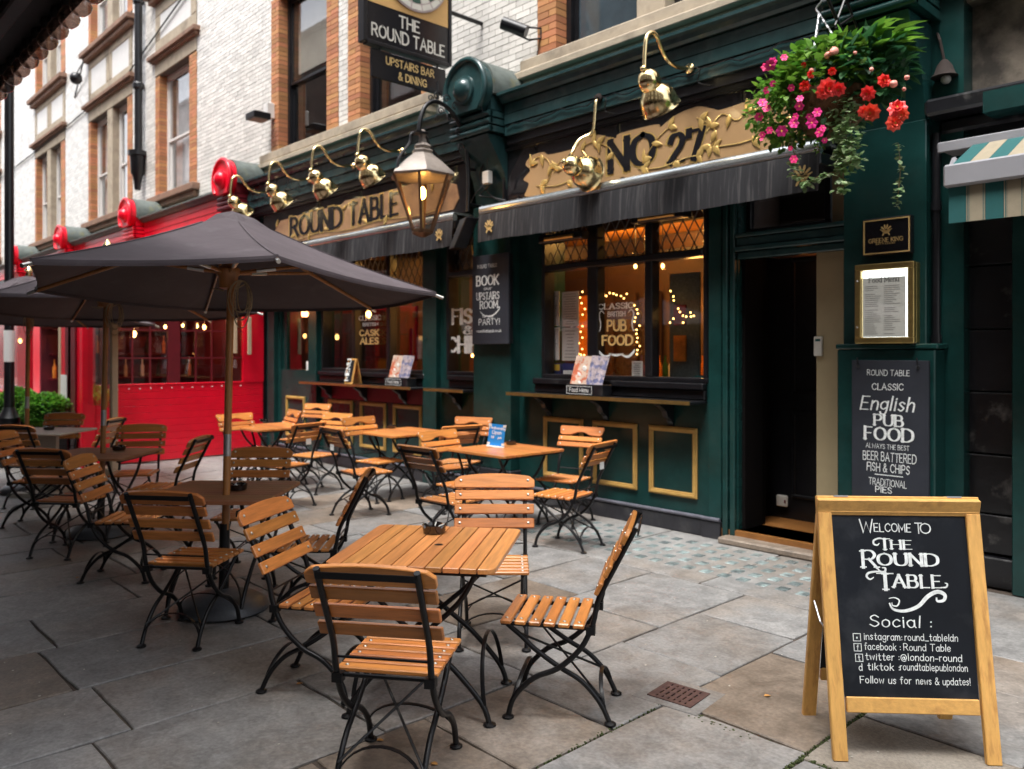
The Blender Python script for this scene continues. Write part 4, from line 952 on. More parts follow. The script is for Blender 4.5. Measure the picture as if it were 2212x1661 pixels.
b = MB(); b.hexa([(x-.11,5.99,1.201),(x+.09,5.99,1.201),(x+.09,6.0,1.201),(x-.11,6.0,1.201),(x-.11,6.06,1.55),(x+.09,6.06,1.55),(x+.09,6.07,1.55),(x-.11,6.07,1.55)]); part('front_board', b, M['pine'], t)
b = MB(); b.hexa([(x-.11,6.14,1.201),(x+.09,6.14,1.201),(x+.09,6.15,1.201),(x-.11,6.15,1.201),(x-.11,6.071,1.55),(x+.09,6.071,1.55),(x+.09,6.081,1.55),(x-.11,6.081,1.55)]); part('back_board', b, M['pine'], t)
b = MB(); b.hexa([(x-.08,5.99,1.23),(x+.06,5.99,1.23),(x+.06,5.992,1.23),(x-.08,5.992,1.23),(x-.08,6.052,1.53),(x+.06,6.052,1.53),(x+.06,6.054,1.53),(x-.08,6.054,1.53)]); part('chalk_panel', b, M['chalkboard'], t)
part('lettering', text_mb('MENU', (x-.01,5.985,1.25), (0,.2,1), (-1,0,0), .09, 'sans', 'l', .2), M['chalk'], t)

# ---- boards on the pilasters
def rows(par, crop, Y, items, mt='chalk'):
    ox, oy, sc = crop
    for s_, xa, xb, yb, h_, st, w_ in items:
        xa_ = Pf((ox+xa/sc)/1.852, 500, Y)[0]; xb_ = Pf((ox+xb/sc)/1.852, 500, Y)[0]; pm = (ox+(xa+xb)/2/sc)/1.852
        zb_ = Pf(pm, (oy+yb/sc)/1.852, Y)[1]; zt_ = Pf(pm, (oy+(yb-h_)/sc)/1.852, Y)[1]
        part('lettering', fit_mb(s_, ((xa_+xb_)/2, Y, zb_), XR, ZU, zt_-zb_, xb_-xa_, st, w_), M[mt], par)
CW, CP, CB_, CA_ = (2000,800,1.661), (3000,800,1.661), (1000,900,1.661), (3000,1800,1.302)
rows(WLET, CW, 6.262, [('CLASSIC',655,885,722,36,'serif',.2),('BRITISH',718,832,772,30,'sans',.15)])
rows(WLET, CW, 6.262, [('PUB',715,838,866,66,'sans',.2),('FOOD',682,880,962,62,'sans',.2)], 'goldtext')
rows(g2, CB_, 6.262, [('CLASSIC',725,868,632,30,'serif',.2),('BRITISH',752,850,670,20,'sans',.16)])
rows(g2, CB_, 6.262, [('CASK',730,855,735,38,'sans',.2),('ALES',735,852,790,40,'sans',.2)], 'goldtext')
rows(g3, CB_, 6.262, [('FISH',1345,1545,650,90,'serif',.26),('&',1425,1480,725,52,'serif',.2),('CHIPS',1320,1570,842,95,'serif',.26)])
bx0, bz1 = Pf(1020, 555, 6.02); bx1, bz0 = Pf(1098, 743, 6.02)
t = thing('book_chalkboard', 'narrow grey chalkboard lettered BOOK our upstairs room on the green pillar', 'chalkboard', ((bx0+bx1)/2, 6.05, bz0))
part('board', MB().box(bx0,bx1,6.02,6.05,bz0,bz1), M['chalkgrey'], t, bevel=.003); part('case', MB().box(bx0+.01,bx1-.01,6.051,6.1,bz0+.01,bz1-.01), M['black'], t)
cx_ = (bx0+bx1)/2; H_ = bz1-bz0
rows(t, CB_, 6.0175, [('ROUND TABLE',1512,1640,283,22,'hand',.1),('BOOK',1507,1650,398,62,'serif',.2),('our',1555,1605,430,22,'hand',.1),('UPSTAIRS',1507,1655,494,46,'serif',.16),('ROOM',1530,1645,553,48,'serif',.16),
 ('for your',1545,1620,614,20,'hand',.12),('PARTY!',1522,1658,662,38,'hand',.11),('roundtablepub.co.uk',1507,1670,712,18,'hand',.12)])
part('flourish', curve_mb([(-.16,.03),(-.08,-.02),(.05,-.02),(.15,.04),(.16,.07),(.12,.06)], (cx_,6.0175,bz1-.66*H_), XR, ZU, .016), M['chalk'], t)
# greene king plaque
a, c = Pf(1862, 478, 6.03), Pf(1967, 545, 6.03)
t = thing('brewery_plaque', 'small black plaque with gold border lettered GREENE KING above the menu case', 'plaque', ((a[0]+c[0])/2, 6.07, c[1]))
part('plate', MB().box(a[0],c[0],6.04,6.1,c[1],a[1]+.01), M['signblack'], t, bevel=.004); part('gold_border', MB().frame(a[0]+.008,c[0]-.008,c[1]+.01,a[1],6.034,6.0395,.009), M['goldtext'], t)
cx_ = (a[0]+c[0])/2; cz = (a[1]+c[1])/2
emblem((cx_,6.034,cz+.045), .045, M['goldtext'], t)
rows(t, CP, 6.0345, [('GREENE KING',790,1015,278,27,'sans',.14),('BURY ST EDMUNDS',838,965,293,9,'sans',.12)], 'goldtext')
# backlit brass menu case
a, c = Pf(1846, 573, 5.98), Pf(1974, 741, 5.98)
x0, x1, z0, z1 = a[0], c[0], c[1], a[1]
t = thing('menu_case', 'backlit brass-framed menu case showing a printed food menu beside the doorway', 'menu case', ((x0+x1)/2, 6.0, z0))
part('brass_frame', MB().frame(x0,x1,z0,z1,5.98,6.03,.045).box(x0+.002,x1-.002,6.031,6.1,z0+.002,z1-.002), M['brassdull'], t, bevel=.005)
part('light_panel', MB().box(x0+.045,x1-.045,6.022,6.026,z0+.045,z1-.045), M['backlit'], t)
sh = part('menu_sheet', MB().box(x0+.047,x1-.068,6.012,6.015,z0+.047,z1-.10), mat('backlit_menu_sheet',(.40,.39,.34),.6,var=.05,emit=(.97,.95,.86),estr=.10), t)
part('lettering', text_mb('Food Menu', ((x0+x1)/2-.01,6.010,z1-.135), XR, ZU, .036, 'serif', 'c', .16), M['ink'], t)
b = MB(); r = random.Random(3)
for col in (0,1):
    xa = x0+.065+col*(x1-x0-.15)/2
    for i in range(30):
        zz = z1-.165-i*.0145
        if zz < z0+.06: break
        if r.random() < .12: continue
        l = r.uniform(.5,1)*(x1-x0-.19)/2; b.box(xa, xa+l, 6.0100, 6.0112, zz, zz+.004)
part('print', b, M['inkl'], t)
part('glass_front', MB().box(x0+.044,x1-.044,6.002,6.005,z0+.044,z1-.044), M['glass'], t)
b = MB(); b.ball((x0+.02,5.978,z0+.12),.009,8); b.ball((x0+.02,5.978,z1-.12),.009,8); part('lock', b, M['steel'], t)
# english pub food chalkboard
a, c = Pf(1840, 778, 5.99), Pf(2006, 1062, 5.99)
x0, x1, z1 = a[0], c[0], a[1]; z0 = .36
t = thing('english_food_chalkboard', 'tall slate chalkboard lettered Classic English Pub Food on the right pilaster', 'chalkboard', ((x0+x1)/2, 6.02, z0))
part('board', MB().box(x0,x1,5.99,6.02,z0,z1), M['chalkgrey'], t, bevel=.003)
for xx in (x0+.05, x1-.07): part('hook', MB().ball((xx,5.985,z1-.045),.013,8).tube([(xx,5.985,z1-.04),(xx-.01,5.99,z1+.02)],.005,5), M['black'], t)
q = lambda py: Pf(1920, py, 5.99)[1]; cx_ = Pf(1920, 800, 5.99)[0]+.0
rows(t, CP, 5.9875, [('ROUND TABLE',780,1060,1166,36,'hand',.11),('CLASSIC',812,1018,1262,42,'hand',.12),('English',735,1085,1395,88,'script',.12),('PUB',828,1018,1500,70,'serif',.2),('FOOD',765,1083,1598,82,'serif',.2),('ALWAYS THE BEST',772,1058,1655,30,'hand',.11)])
rows(t, CA_, 5.9875, [('BEER BATTERED',590,865,60,44,'hand',.11),('FISH & CHIPS',610,830,116,42,'hand',.12),('TRADITIONAL',620,815,188,34,'hand',.11),('PIES',655,738,222,30,'hand',.12)])
part('rule', MB().box(cx_-.1,cx_+.1,5.987,5.9885,q(1028),q(1028)+.006), M['chalk'], t)
# ---- drain pipe + cables at the right pilaster
b = MB(); b.tube([(-2.16,6.18,0),(-2.16,6.18,3.2)], .028, 10)
for z in (.6,1.7,2.65): b.tube([(-2.16,6.18,z),(-2.16,6.18,z+.06)], .036, 10)
t = thing('rain_pipe', 'dark rain pipe between the green pilaster and the black stone wall', 'drainpipe', (-2.16,6.18,0)); part('pipe', b, M['blackwall'], t, smooth=40)
# ================================================================ NEIGHBOUR ON THE RIGHT
nbr = thing('stone_neighbour', 'black painted shop wall under a grimy buff stone storey at the right edge', 'building', (-1.3, 6.4, 0))
zs = [.22,.50,.92,1.36,1.80,2.25,2.68,3.1]
for i in range(len(zs)-1):
    part('stone_block', MB().box(-2.13,-1.70,6.36,6.6,zs[i]+.006,zs[i+1]-.006), M['blackwall'], nbr, bevel=.006)
part('wall', MB().box(-2.13,-1.0,6.44,6.7,0,3.2), M['black'], nbr); part('plinth', MB().box(-2.12,-1.69,6.30,6.6,0,.21), M['blackwall'], nbr, bevel=.01)
part('shop_frame', MB().box(-1.69,-1.60,6.2,6.5,0,2.9).box(-1.60,2.0,6.2,6.5,2.75,2.9).box(-1.6,2.0,6.22,6.5,0,.5), M['green'], nbr, bevel=.006)
part('shop_window', MB().box(-1.6,2.0,6.33,6.34,.5,2.75), M['darkglass'], nbr)
part('entablature', MB().box(-2.16,2.0,6.22,6.7,3.2,3.30).box(-2.2,2.0,6.05,6.7,3.303,3.42), M['blackwall'], nbr, bevel=.02)
part('stone_pier', MB().box(-2.10,2.0,6.42,6.8,3.42,4.12), M['grimestone'], nbr)
part('stone_cornice', MB().box(-2.2,2.0,6.15,6.8,4.2,4.5).box(-2.14,2.0,6.28,6.8,4.122,4.197), M['grimestone'], nbr, bevel=.03)
part('upper_wall', MB().box(-2.0,2.0,6.45,6.8,4.5,8), M['grimestone'], nbr)
part('fascia_end', MB().box(-1.80,2.0,5.98,6.2,3.23,3.37), M['green'], nbr)
part('stone_pilaster', MB().box(-2.25,-2.14,6.3,6.7,0,4.1), M['blackwall'], nbr, bevel=.02)
al = thing('corner_lamp', 'old dark bell-shaped lamp fixed between the green console and the stone wall', 'lamp', (-2.16,6.2,3.5))
x, z = Pf(2040, 160, 6.2); part('shade', MB().lathe([(.02,.10),(.05,.06),(.07,.0),(.09,-.02)], (x,6.2,z), 14), M['rust'], al, smooth=50); part('bulb', MB().ball((x+.01,6.2,z-.04),.035,10), M['socket'], al, smooth=60); part('arm', MB().tube([(x,6.2,z+.09),(x-.03,6.2,z+.25),(x-.1,6.3,z+.4)], .01, 6), M['rust'], al)
# striped awning
aw = thing('striped_awning', 'rolled green and cream striped shop awning with grey bars at the right edge', 'awning', (-1.2,6.0,2.7))
part('cassette', MB().box(-2.06,2.0,5.9,6.2,3.02,3.06).box(-2.05,2.0,5.88,5.9,2.99,3.06), M['awgrey'], aw, bevel=.006)
x0a, zt_, zb_ = -2.0, 2.93, 2.70
part('front_bar', MB().box(-1.85,2.0,5.40,5.47,2.66,2.80), M['awgrey'], aw, bevel=.012)
cols = ['tealst','sand']; x = -1.83; i = 0
while x < 1.9:
    w_ = .105 if i % 2 else .10
    part('stripe', MB().box(x+.001,x+w_-.001,5.44,5.446,2.44,2.66), M[cols[i % 2]], aw)
    if i % 2: part('edge_line', MB().box(x+.008,x+.012,5.4385,5.4395,2.44,2.66).box(x+.016,x+.018,5.4385,5.4395,2.44,2.66).box(x+w_-.012,x+w_-.008,5.4385,5.4395,2.44,2.66), M['tealst'], aw)
    b = MB(); b.hexa([(x+.001,5.46,2.79),(x+w_-.001,5.46,2.79),(x+w_-.001,5.88,3.0),(x+.001,5.88,3.0),(x+.001,5.46,2.796),(x+w_-.001,5.46,2.796),(x+w_-.001,5.88,3.006),(x+.001,5.88,3.006)]); part('canopy_stripe', b, M[cols[i % 2]], aw)
    x += w_; i += 1
part('arm', MB().tube([(-1.84,5.47,2.75),(-1.9,5.75,2.9),(-1.9,6.3,2.85)], .018, 6), M['awgrey'], aw)
x, z = Pf(2078, 642, 6.355)
t = thing('wall_sticker', 'small yellow blue and white sticker on the black stone wall', 'sticker', (x, 6.355, z)); 
for i, mt in enumerate(('yellow','navy','wpaper')): part('band', MB().box(x-.03,x+.03,6.352,6.358,z+.02-i*.025,z+.044-i*.025), M[mt], t)

# ================================================================ RED CAFE
SX = -12.5; k_ = SX/-12.28
Y0, Y1 = 3.43, 6.14
scr = thing('red_screen', 'bright red boarded windscreen with dark glazing standing out from the red shopfront', 'windscreen', (SX, 4.7, 0))
n = 11; hh = 1.13/n
for i in range(n): part('board', MB().box(SX-.05, SX, Y0+.16, Y1, .02+i*hh+.001, .02+(i+1)*hh-.001), M['red'], scr, bevel=.003)
part('post', MB().box(SX-.12, SX+.015, Y0-.02, Y0+.155, 0, 2.5), M['red'], scr, bevel=.008)
part('post', MB().box(SX-.06, SX+.012, Y1-.36, Y1, 1.15, 2.5), M['red'], scr, bevel=.008)
part('top_rail', MB().box(SX-.06, SX+.01, Y0+.16, Y1-.36, 2.4, 2.5).box(SX-.06,SX+.012,Y0+.16,Y1-.36,1.15,1.17), M['red'], scr, bevel=.006)
part('mullion', MB().box(SX-.05,SX+.004,4.60,4.78,1.17,2.4), M['darkred'], scr)
for a, c in ((Y0+.16,4.60),(4.78,Y1-.36)):
    part('pane', MB().box(SX-.03,SX-.026,a,c,1.17,2.4), M['glass'], scr)
    b = MB(); m_ = 4
    for i in range(1, m_): yy = a+(c-a)*i/m_; b.box(SX-.045,SX-.012,yy-.012,yy+.012,1.17,2.4)
    for z in (1.55,1.97): b.box(SX-.045,SX-.014,a,c,z-.012,z+.012)
    part('glazing_bars', b, M['darkred'], scr)
b = MB()
for i in range(16): b.ball((SX+.004, Y0+.3+i*.155 if i < 14 else Y0+.06, (1.10 if i < 14 else .9+ (i-14)*.9)), .010, 6)
part('rivets', b, M['wpaper'], scr, stuff=True)
# inside the red enclosure
rr = thing('red_interior', 'dark red interior wall with shelves of bottles seen through the red windscreen', 'interior wall', (-15.5,5,0))
part('wall', MB().box(-15.6,-15.5,3.6,6.3,0,3.0), M['roomr'], rr); part('ceiling', MB().box(-15.5,-12.6,3.6,6.4,2.75,2.8), M['roomr'], rr)
r = random.Random(5)
for i in range(26):
    y_ = 3.75+i*.095; part('bottle', MB().lathe([(.03,0),(.032,.18),(.012,.24),(.012,.32)], (-15.3, y_, 1.2+.42*(i%3)), 8), M[r.choice(['tanpaper','purple','wpaper','roomd','orange','palepink'])], rr, smooth=40)
part('shelf', MB().box(-15.45,-15.2,3.7,6.3,1.17,1.195).box(-15.45,-15.2,3.7,6.3,1.59,1.615).box(-15.45,-15.2,3.7,6.3,2.01,2.035), M['darkred'], rr)
r1b = lambda px, py, Xv: (lambda d: (d[1]*Xv/d[0], CAM_H + d[2]*Xv/d[0]))(_ray(px/1.661/1.852, (900+py/1.661)/1.852))
labs = ['bright lantern at the left of the lanterns behind the red windscreen','bright lantern in the middle of the lanterns behind the red windscreen','small amber lamp left of the middle lantern behind the red windscreen','small amber lamp right of the middle lantern behind the red windscreen','third small amber lamp behind the red windscreen','rightmost small amber lamp behind the red windscreen']
for i, (px, py, s_) in enumerate(((890,725,1.4),(1160,725,1.2),(1098,677,.8),(1215,668,.7),(1308,672,.8),(1358,680,1))):
    y_, z_ = r1b(px, py, -13.6); pendant(-13.6, y_, z_, 2.75, labs[i], .05*s_, 'bulbc', 'lamps behind the red windscreen')
glow(-13.8, 5.0, 2.4, 10, (1,.35,.12))
# street-facing side of the red enclosure, further left
en = thing('red_street_front', 'red painted street frontage with open cream framed door beyond the corner post', 'shopfront', (-15.5,3.5,0))
xr = lambda px: Pf(px, 700, 3.5)[0]
part('pier', MB().box(xr(140),xr(147)+.2,3.45,3.6,0,2.6), M['red'], en); part('pier', MB().box(-13.45,-12.64,3.47,3.6,0,2.6), M['red'], en)
part('head_beam', MB().box(-19.5,-12.64,3.42,3.6,2.45,2.75), M['red'], en); part('dark_opening', MB().box(-13.30,-12.95,3.44,3.468,.2,2.3), M['darkred'], en)
df = part('door_frame', MB().frame(xr(135),xr(252),.0,2.4,3.44,3.52,.10), M['tanpaper'], en, bevel=.01)
part('door_pane', MB().box(xr(145),xr(240),3.48,3.484,.9,2.3), M['glass'], df); part('door_leaf', MB().box(xr(150),xr(162),3.44,3.50,0,2.3), M['darkred'], df)
part('door_notice', MB().box(xr(143),xr(156),3.42,3.43,.95,1.3), M['wpaper'], df)
part('riser', MB().box(-19.5,-15.7,3.46,3.6,0,.8), M['red'], en); part('window', MB().frame(-19.5,-15.7,.8,2.4,3.44,3.52,.12), M['red'], en); part('pane', MB().box(-19.4,-15.8,3.48,3.484,.9,2.3), M['glass'], en)
part('back_wall', MB().box(-19.5,-12.7,6.1,6.2,0,3.0), M['roomr'], en)
for px, py, l in ((133,770,'left wall lantern glowing inside the red street frontage'),(355,772,'right wall lantern glowing in the open cream framed door')):
    x, z = Pf(px/1.661/1.852, (900+py/1.661)/1.852, 4.6); pendant(x, 4.6, z, z+.3, l, .07, 'bulbc', 'lanterns in the red frontage')
glow(-15.8, 4.8, 2.2, 12, (1,.4,.15))
part('shop_wall', MB().box(-60,-13.2,6.24,6.4,0,4.0), M['red'], cafe)
# ---- drainpipe on the white wall
t = thing('wall_drainpipe', 'dark cast iron drainpipe with hopper head on the distant white brick wall', 'drainpipe', (-18.9,6.32,4.4))
part('pipe', MB().tube([(-18.93,6.32,6.1),(-18.93,6.32,12.4)], .085, 12), M['black'], t, smooth=40)
part('hopper', MB().lathe([(.06,-.75),(.10,-.45),(.14,-.38),(.16,0),(.20,.02),(.20,.12)], (-18.93,6.3,6.0), 12), M['black'], t, smooth=30)
b = MB(); 
for z in (7.5,9.4): b.lathe([(.10,0),(.12,.03),(.12,.12),(.10,.15)], (-18.93,6.32,z), 12)
part('collar', b, M['black'], t, smooth=30, stuff=True)
# little cable + box lamp on the wall
x, z = Pf((505)/1.661/1.852, 520/1.661/1.852, 6.1)
t = thing('cable_lamp', 'small round black lamp on a wire bracket far along the white wall', 'lamp', (x,6.2,z)); part('body', MB().ball((x,6.1,z),.16,10), M['black'], t, smooth=60); part('bracket', MB().tube([(x,6.1,z+.1),(x-.1,6.3,z+.5),(x-1.4,6.44,z-.1)], .02, 5), M['black'], t)
part('cable', MB().tube([(-15.9,6.40,9.0),(-20,6.41,8.1),(-25,6.41,7.9),(-32,6.41,7.75),(-40,6.41,7.7)], .018, 5), M['black'], cafe)
for (px, py, l, dr_) in ((570,250,'small black floodlight with white bracket left of the first dark window',0),):
    x, z = Pf(px, py, 6.25)
    t = thing('floodlight', l, 'floodlight', (x,6.3,z)); part('housing', MB().box(x-.16,x+.16,6.0,6.3,z-.09,z+.02), M['black'], t, bevel=.01); part('lens', MB().box(x-.13,x+.13,6.03,6.27,z-.096,z-.091), M['brownstone'], t); part('bracket', MB().box(x-.12,x+.02,6.3,6.44,z-.02,z+.24), M['white_paint'], t, bevel=.01)
x, z = Pf(1118, 62, 6.2)
t = thing('spotlight', 'black cylindrical spotlight on a bracket between the hanging sign and the upper right window', 'spotlight', (x,6.3,z))
part('housing', MB().tube([(x-.16,6.12,z+.09),(x+.06,6.28,z-.03)], .072, 12), M['black'], t, smooth=40); part('bracket', MB().tube([(x-.03,6.2,z-.05),(x+.08,6.3,z-.12),(x+.13,6.44,z-.08),(x+.13,6.44,z+.03),(x+.05,6.3,z+.03)], .012, 6), M['iron'], t)
part('cable', MB().tube([(x+.13,6.42,z-.08),(x+.05,6.40,z-.5),(x-.02,6.40,z-.85)], .006, 5), M['iron'], t)

# ================================================================ OPPOSITE SIDE OF THE STREET (behind the viewer, seen in reflections)
op = thing('opposite_building', 'dark brick theatre building on the near side of the street behind the overhead canopy', 'building', (-12,-3,0))
M['oppbrick'] = mat('dark_street_brick', (.10,.075,.06), .8, var=.3, scale=2, world=True)
part('wall', MB().box(-46,14,-3.4,-2.65,0,14), M['oppbrick'], op); part('roof', MB().box(-46,14,-7,-2.5,14,14.2), M['oppbrick'], op)
wm_ = mesh_of('window', MB().frame(-.6,.6,-.95,.95,-.05,.05,.08).box(-.52,.52,-.01,.01,-.87,.87), M['white_paint'])
for i in range(16):
    for z in (5.2, 8.2, 11.2): inst('window', wm_, op, (-44+i*3.6+12, .40, z))
for i in range(14): part('shop_bay', MB().box(-44+i*4.1,-41.2+i*4.1,-2.64,-2.6,.5,2.8), M['darkglass'], op)
# ================================================================ CHAIRS
ZV = Vector
BACK = spl3([(-.34,.875),(-.26,.72),(-.18,.56),(-.155,.45),(-.10,.335),(0,.24),(.107,.19),(.197,.10),(.227,.006)], 4)
LEG = spl3([(.235,.415),(.17,.365),(.107,.31),(0,.24),(-.10,.185),(-.18,.10),(-.228,.006)], 4)
def rslat(L, D, T):   # rounded slat, long side along x
    return MB().box(-L/2, L/2, -D/2, D/2, -T/2, T/2)
def make_chair(kind):
    tk = M['teak']
    root = thing('bistro_chair', 'proto', 'chair', (0,0,0)); L_ = {}
    leg_m = {}
    for s in (-1, 1):
        x = s*.185
        b = MB(); b.tube([(x, y, z) for y, z in BACK], .0125, 8); o = part('back_post', b, M['iron'], root, smooth=50)
        f = MB(); f.lathe([(.022,0),(.027,.004),(.026,.010),(.012,.018)], (x,.227,0), 12); part('foot', f, M['iron'], o, smooth=40)
        x = s*.165
        b = MB(); b.tube([(x, y, z) for y, z in LEG], .0115, 8); o = part('leg', b, M['iron'], root, smooth=50)
        f = MB(); f.lathe([(.022,0),(.027,.004),(.026,.010),(.012,.018)], (x,-.228,0), 12); part('foot', f, M['iron'], o, smooth=40)
        part('seat_rail', MB().tube([(x,.262,.418),(x,-.13,.418)], (.010,.006), 6, flat=(0,0,1)), M['iron'], root)
    def arch(yf, w, z0, h):
        return [(w*math.cos(math.pi*i/14), yf+.03*math.sin(math.pi*i/14)*(1 if yf<0 else -1), z0+h*math.sin(math.pi*i/14)) for i in range(15)]
    part('stretcher', MB().tube(arch(-.205,.165,.05,.13), (.011,.004), 6, flat=(0,1,0)), M['iron'], root, smooth=50)
    part('stretcher', MB().tube(arch(.205,.185,.08,.11), (.011,.004), 6, flat=(0,1,0)), M['iron'], root, smooth=50)
    part('cross_brace', MB().tube([(-.165,.20,.385),(.165,-.19,.115)], .0055, 6), M['iron'], root); part('cross_brace', MB().tube([(.165,.20,.385),(-.165,-.19,.115)], .0055, 6), M['iron'], root)
    part('back_rod', MB().tube([(-.185,-.165,.50),(.185,-.165,.50)], .005, 6), M['iron'], root)
    b = MB(); b.tube([(-.185,-.145,.425),(.185,-.145,.425)], .008, 6); b.box(-.2,-.16,-.165,-.125,.40,.435); b.box(.16,.2,-.165,-.125,.40,.435); part('hinge_rod', b, M['iron'], root)
    sm = mesh_of('seat_slat', rslat(.40,.050,.019), tk, bevel=.0045)
    bm2 = mesh_of('bolt', MB().lathe([(.0085,0),(.0085,.002),(.005,.0045),(.0005,.005)], (0,0,0), 8), M['steel'], smooth=60)
    for i in range(6):
        o = inst('seat_slat', sm, root, (0, .236-i*.0655, .433)); 
        for s in (-1,1): inst('bolt', bm2, o, (s*.165, 0, .0095))
    # back slats follow the slope of the posts
    sl = Vector((0,.16,-.315)).normalized(); nrm = Vector((0, .315, .16)).normalized()   # nrm: towards the sitter
    top = Vector((0,-.345,.885))
    ang = math.atan2(.16, .315)
    if kind == 'A': rows = [(.050,.090,'crest'),(.140,.060,'s'),(.227,.060,'s'),(.314,.060,'s')]
    else: rows = [(.045,.095,'crest'),(.128,.048,'s'),(.190,.048,'s')]
    bs = None
    for d, h, t in rows:
        c = top + sl*d + nrm*.021
        if t == 'crest':
            n = 16; up = []; 
            if kind == 'A': up = [(-.245+.49*i/n, h/2*(1 if 0 < i < n else .55)-.022*((i/n*2-1)**2)) for i in range(n+1)]; lo = [(.245,-h/2+.006),(.238,-h/2),(-.238,-h/2),(-.245,-h/2+.006)]
            else: up = [(-.245,h/2-.02),(-.235,h/2),(.235,h/2),(.245,h/2-.02)]; lo = [(.228,-h/2+.012),(.21,-h/2)] + [(.11,-h/2+.004),(.085,-h/2+.012),(.05,-h/2+.028),(0,-h/2+.036),(-.05,-h/2+.028),(-.085,-h/2+.012),(-.11,-h/2+.004)] + [(-.21,-h/2),(-.228,-h/2+.012)]
            me = mesh_of('back_slat', MB().prism(up+lo, -.010, .010), tk, bevel=.003); nm = 'crest_slat'; bx = .195
        else:
            if bs is None: bs = mesh_of('back_slat', MB().box(-.24,.24,-.0095,.0095,-h/2,h/2), tk, bevel=.0045)
            me = bs; nm = 'back_slat'; bx = .185
        o = inst(nm, me, root, c, (ang, 0, 0))
        for s in (-1,1): inst('bolt', bm2, o, (s*.205, .0095, 0), (-math.pi/2,0,0))
    part('crest_bracket', MB().box(-.185,.185,-.353,-.347,.842,.866), M['iron'], root)
    return root
CA = make_chair('A'); CB = make_chair('B'); usedA = usedB = False
def hd(deg): return math.radians(deg-90)
def chair(cx, cy, deg, kind, label, off=.33, lift=0):
    """cx, cy: place of the top of the backrest; deg: the way the chair faces"""
    global usedA, usedB
    a = math.radians(deg); x, y = cx+off*math.cos(a), cy+off*math.sin(a); g = 'folding bistro chairs on the terrace'
    if kind == 'A':
        if not usedA: usedA = True; CA.location = (x,y,0); CA.rotation_euler = (0,0,hd(deg)); CA['label'] = label; CA['group'] = g; return CA
        return dup(CA, (x,y,0), hd(deg), label, g)
    if not usedB: usedB = True; CB.location = (x,y,0); CB.rotation_euler = (0,0,hd(deg)); CB['label'] = label; CB['group'] = g; return CB
    return dup(CB, (x,y,0), hd(deg), label, g)
T = 'folding chair '
chair(-2.43,1.58,127,'A','nearest slatted folding chair, back to the viewer at the front edge of the front table')
chair(-2.32,2.95,215,'A',T+'at the right of the front table seen edge on, nearest the sandwich board')
chair(-3.73,3.35,-43,'A',T+'on the far side of the front table facing the viewer')
chair(-3.86,1.88,33,'A',T+'on the left of the front table, its four bright slats showing bolts')
chair(-4.38,2.86,229,'A',T+'seen from the side between the front table and the nearest parasol table')
chair(-4.51,1.61,129,'A',T+'with its back to the viewer at the nearest parasol table')
chair(-6.48,1.73,51,'A',T+'at the left side of the nearest parasol table with its seat pointing right')
chair(-6.04,2.96,-43,'A',T+'behind the nearest parasol table facing the viewer')
chair(-7.13,1.64,129,'A',T+'with its back to the viewer at the left parasol table')
chair(-8.95,1.73,51,'A',T+'cut by the left picture edge at the left parasol table')
chair(-8.83,2.99,-30,'A',T+'behind the left parasol table in front of the red screen, facing the viewer')
chair(-7.2,2.96,225,'A',T+'at the right of the left parasol table, backrest leaning right')
chair(-9.85,3.05,225,'A',T+'seen edge on against the red screen behind the left parasol table')
chair(-11.1,2.85,-40,'A',T+'behind the pale table in front of the clipped bush')
chair(-9.64,1.96,130,'A',T+'with its back to the viewer at the pale pedestal table')
C_ = 'straight crested chair '
chair(-5.42,6.05,284,'B',C_+'against the gold framed panels right of the blue card table')
k5 = chair(-4.36,5.13,193,'B',C_+'at the right end of the blue card table, back turned')
chair(-5.18,3.82,94,'B',C_+'in front of the blue card table with a pale edged crest')
chair(-6.10,4.74,4,'B',C_+'left of the blue card table, orange crest facing right')
chair(-7.05,6.02,290,'B',C_+'by the green pillar behind the blue card table')
chair(-6.32,5.25,172,'B',C_+'back turned beside the green pillar, right of the middle wall table')
chair(-7.98,5.06,7,'B',C_+'at the left of the middle wall table, bright orange crest')
k6 = chair(-7.04,4.15,86,'B',C_+'in front of the middle wall table with a small white label')
chair(-9.43,4.25,7,'B',C_+'left of the far wall table against the red screen')
chair(-9.50,5.10,260,'B',C_+'tucked behind the far wall table')
k7 = chair(-7.64,4.27,195,'B',C_+'right of the far wall table, back turned with a white label')
chair(-10.4,5.95,290,'B',C_+'farthest back by the gold panels at the far left of the pub')
chair(-8.66,5.22,285,'B',C_+'behind the middle tables in front of the dark red riser')
chair(-7.40,3.62,60,'B',C_+'seen small behind the left parasol pole, grey in the light') if False else None

for c_ in (k5, k6, k7): part('paper_label', MB().box(-.035,.035,-.297,-.294,.685,.745).xf(Matrix.Translation((0,-.012,-.012))), M['wpaper'], c_, world=False)

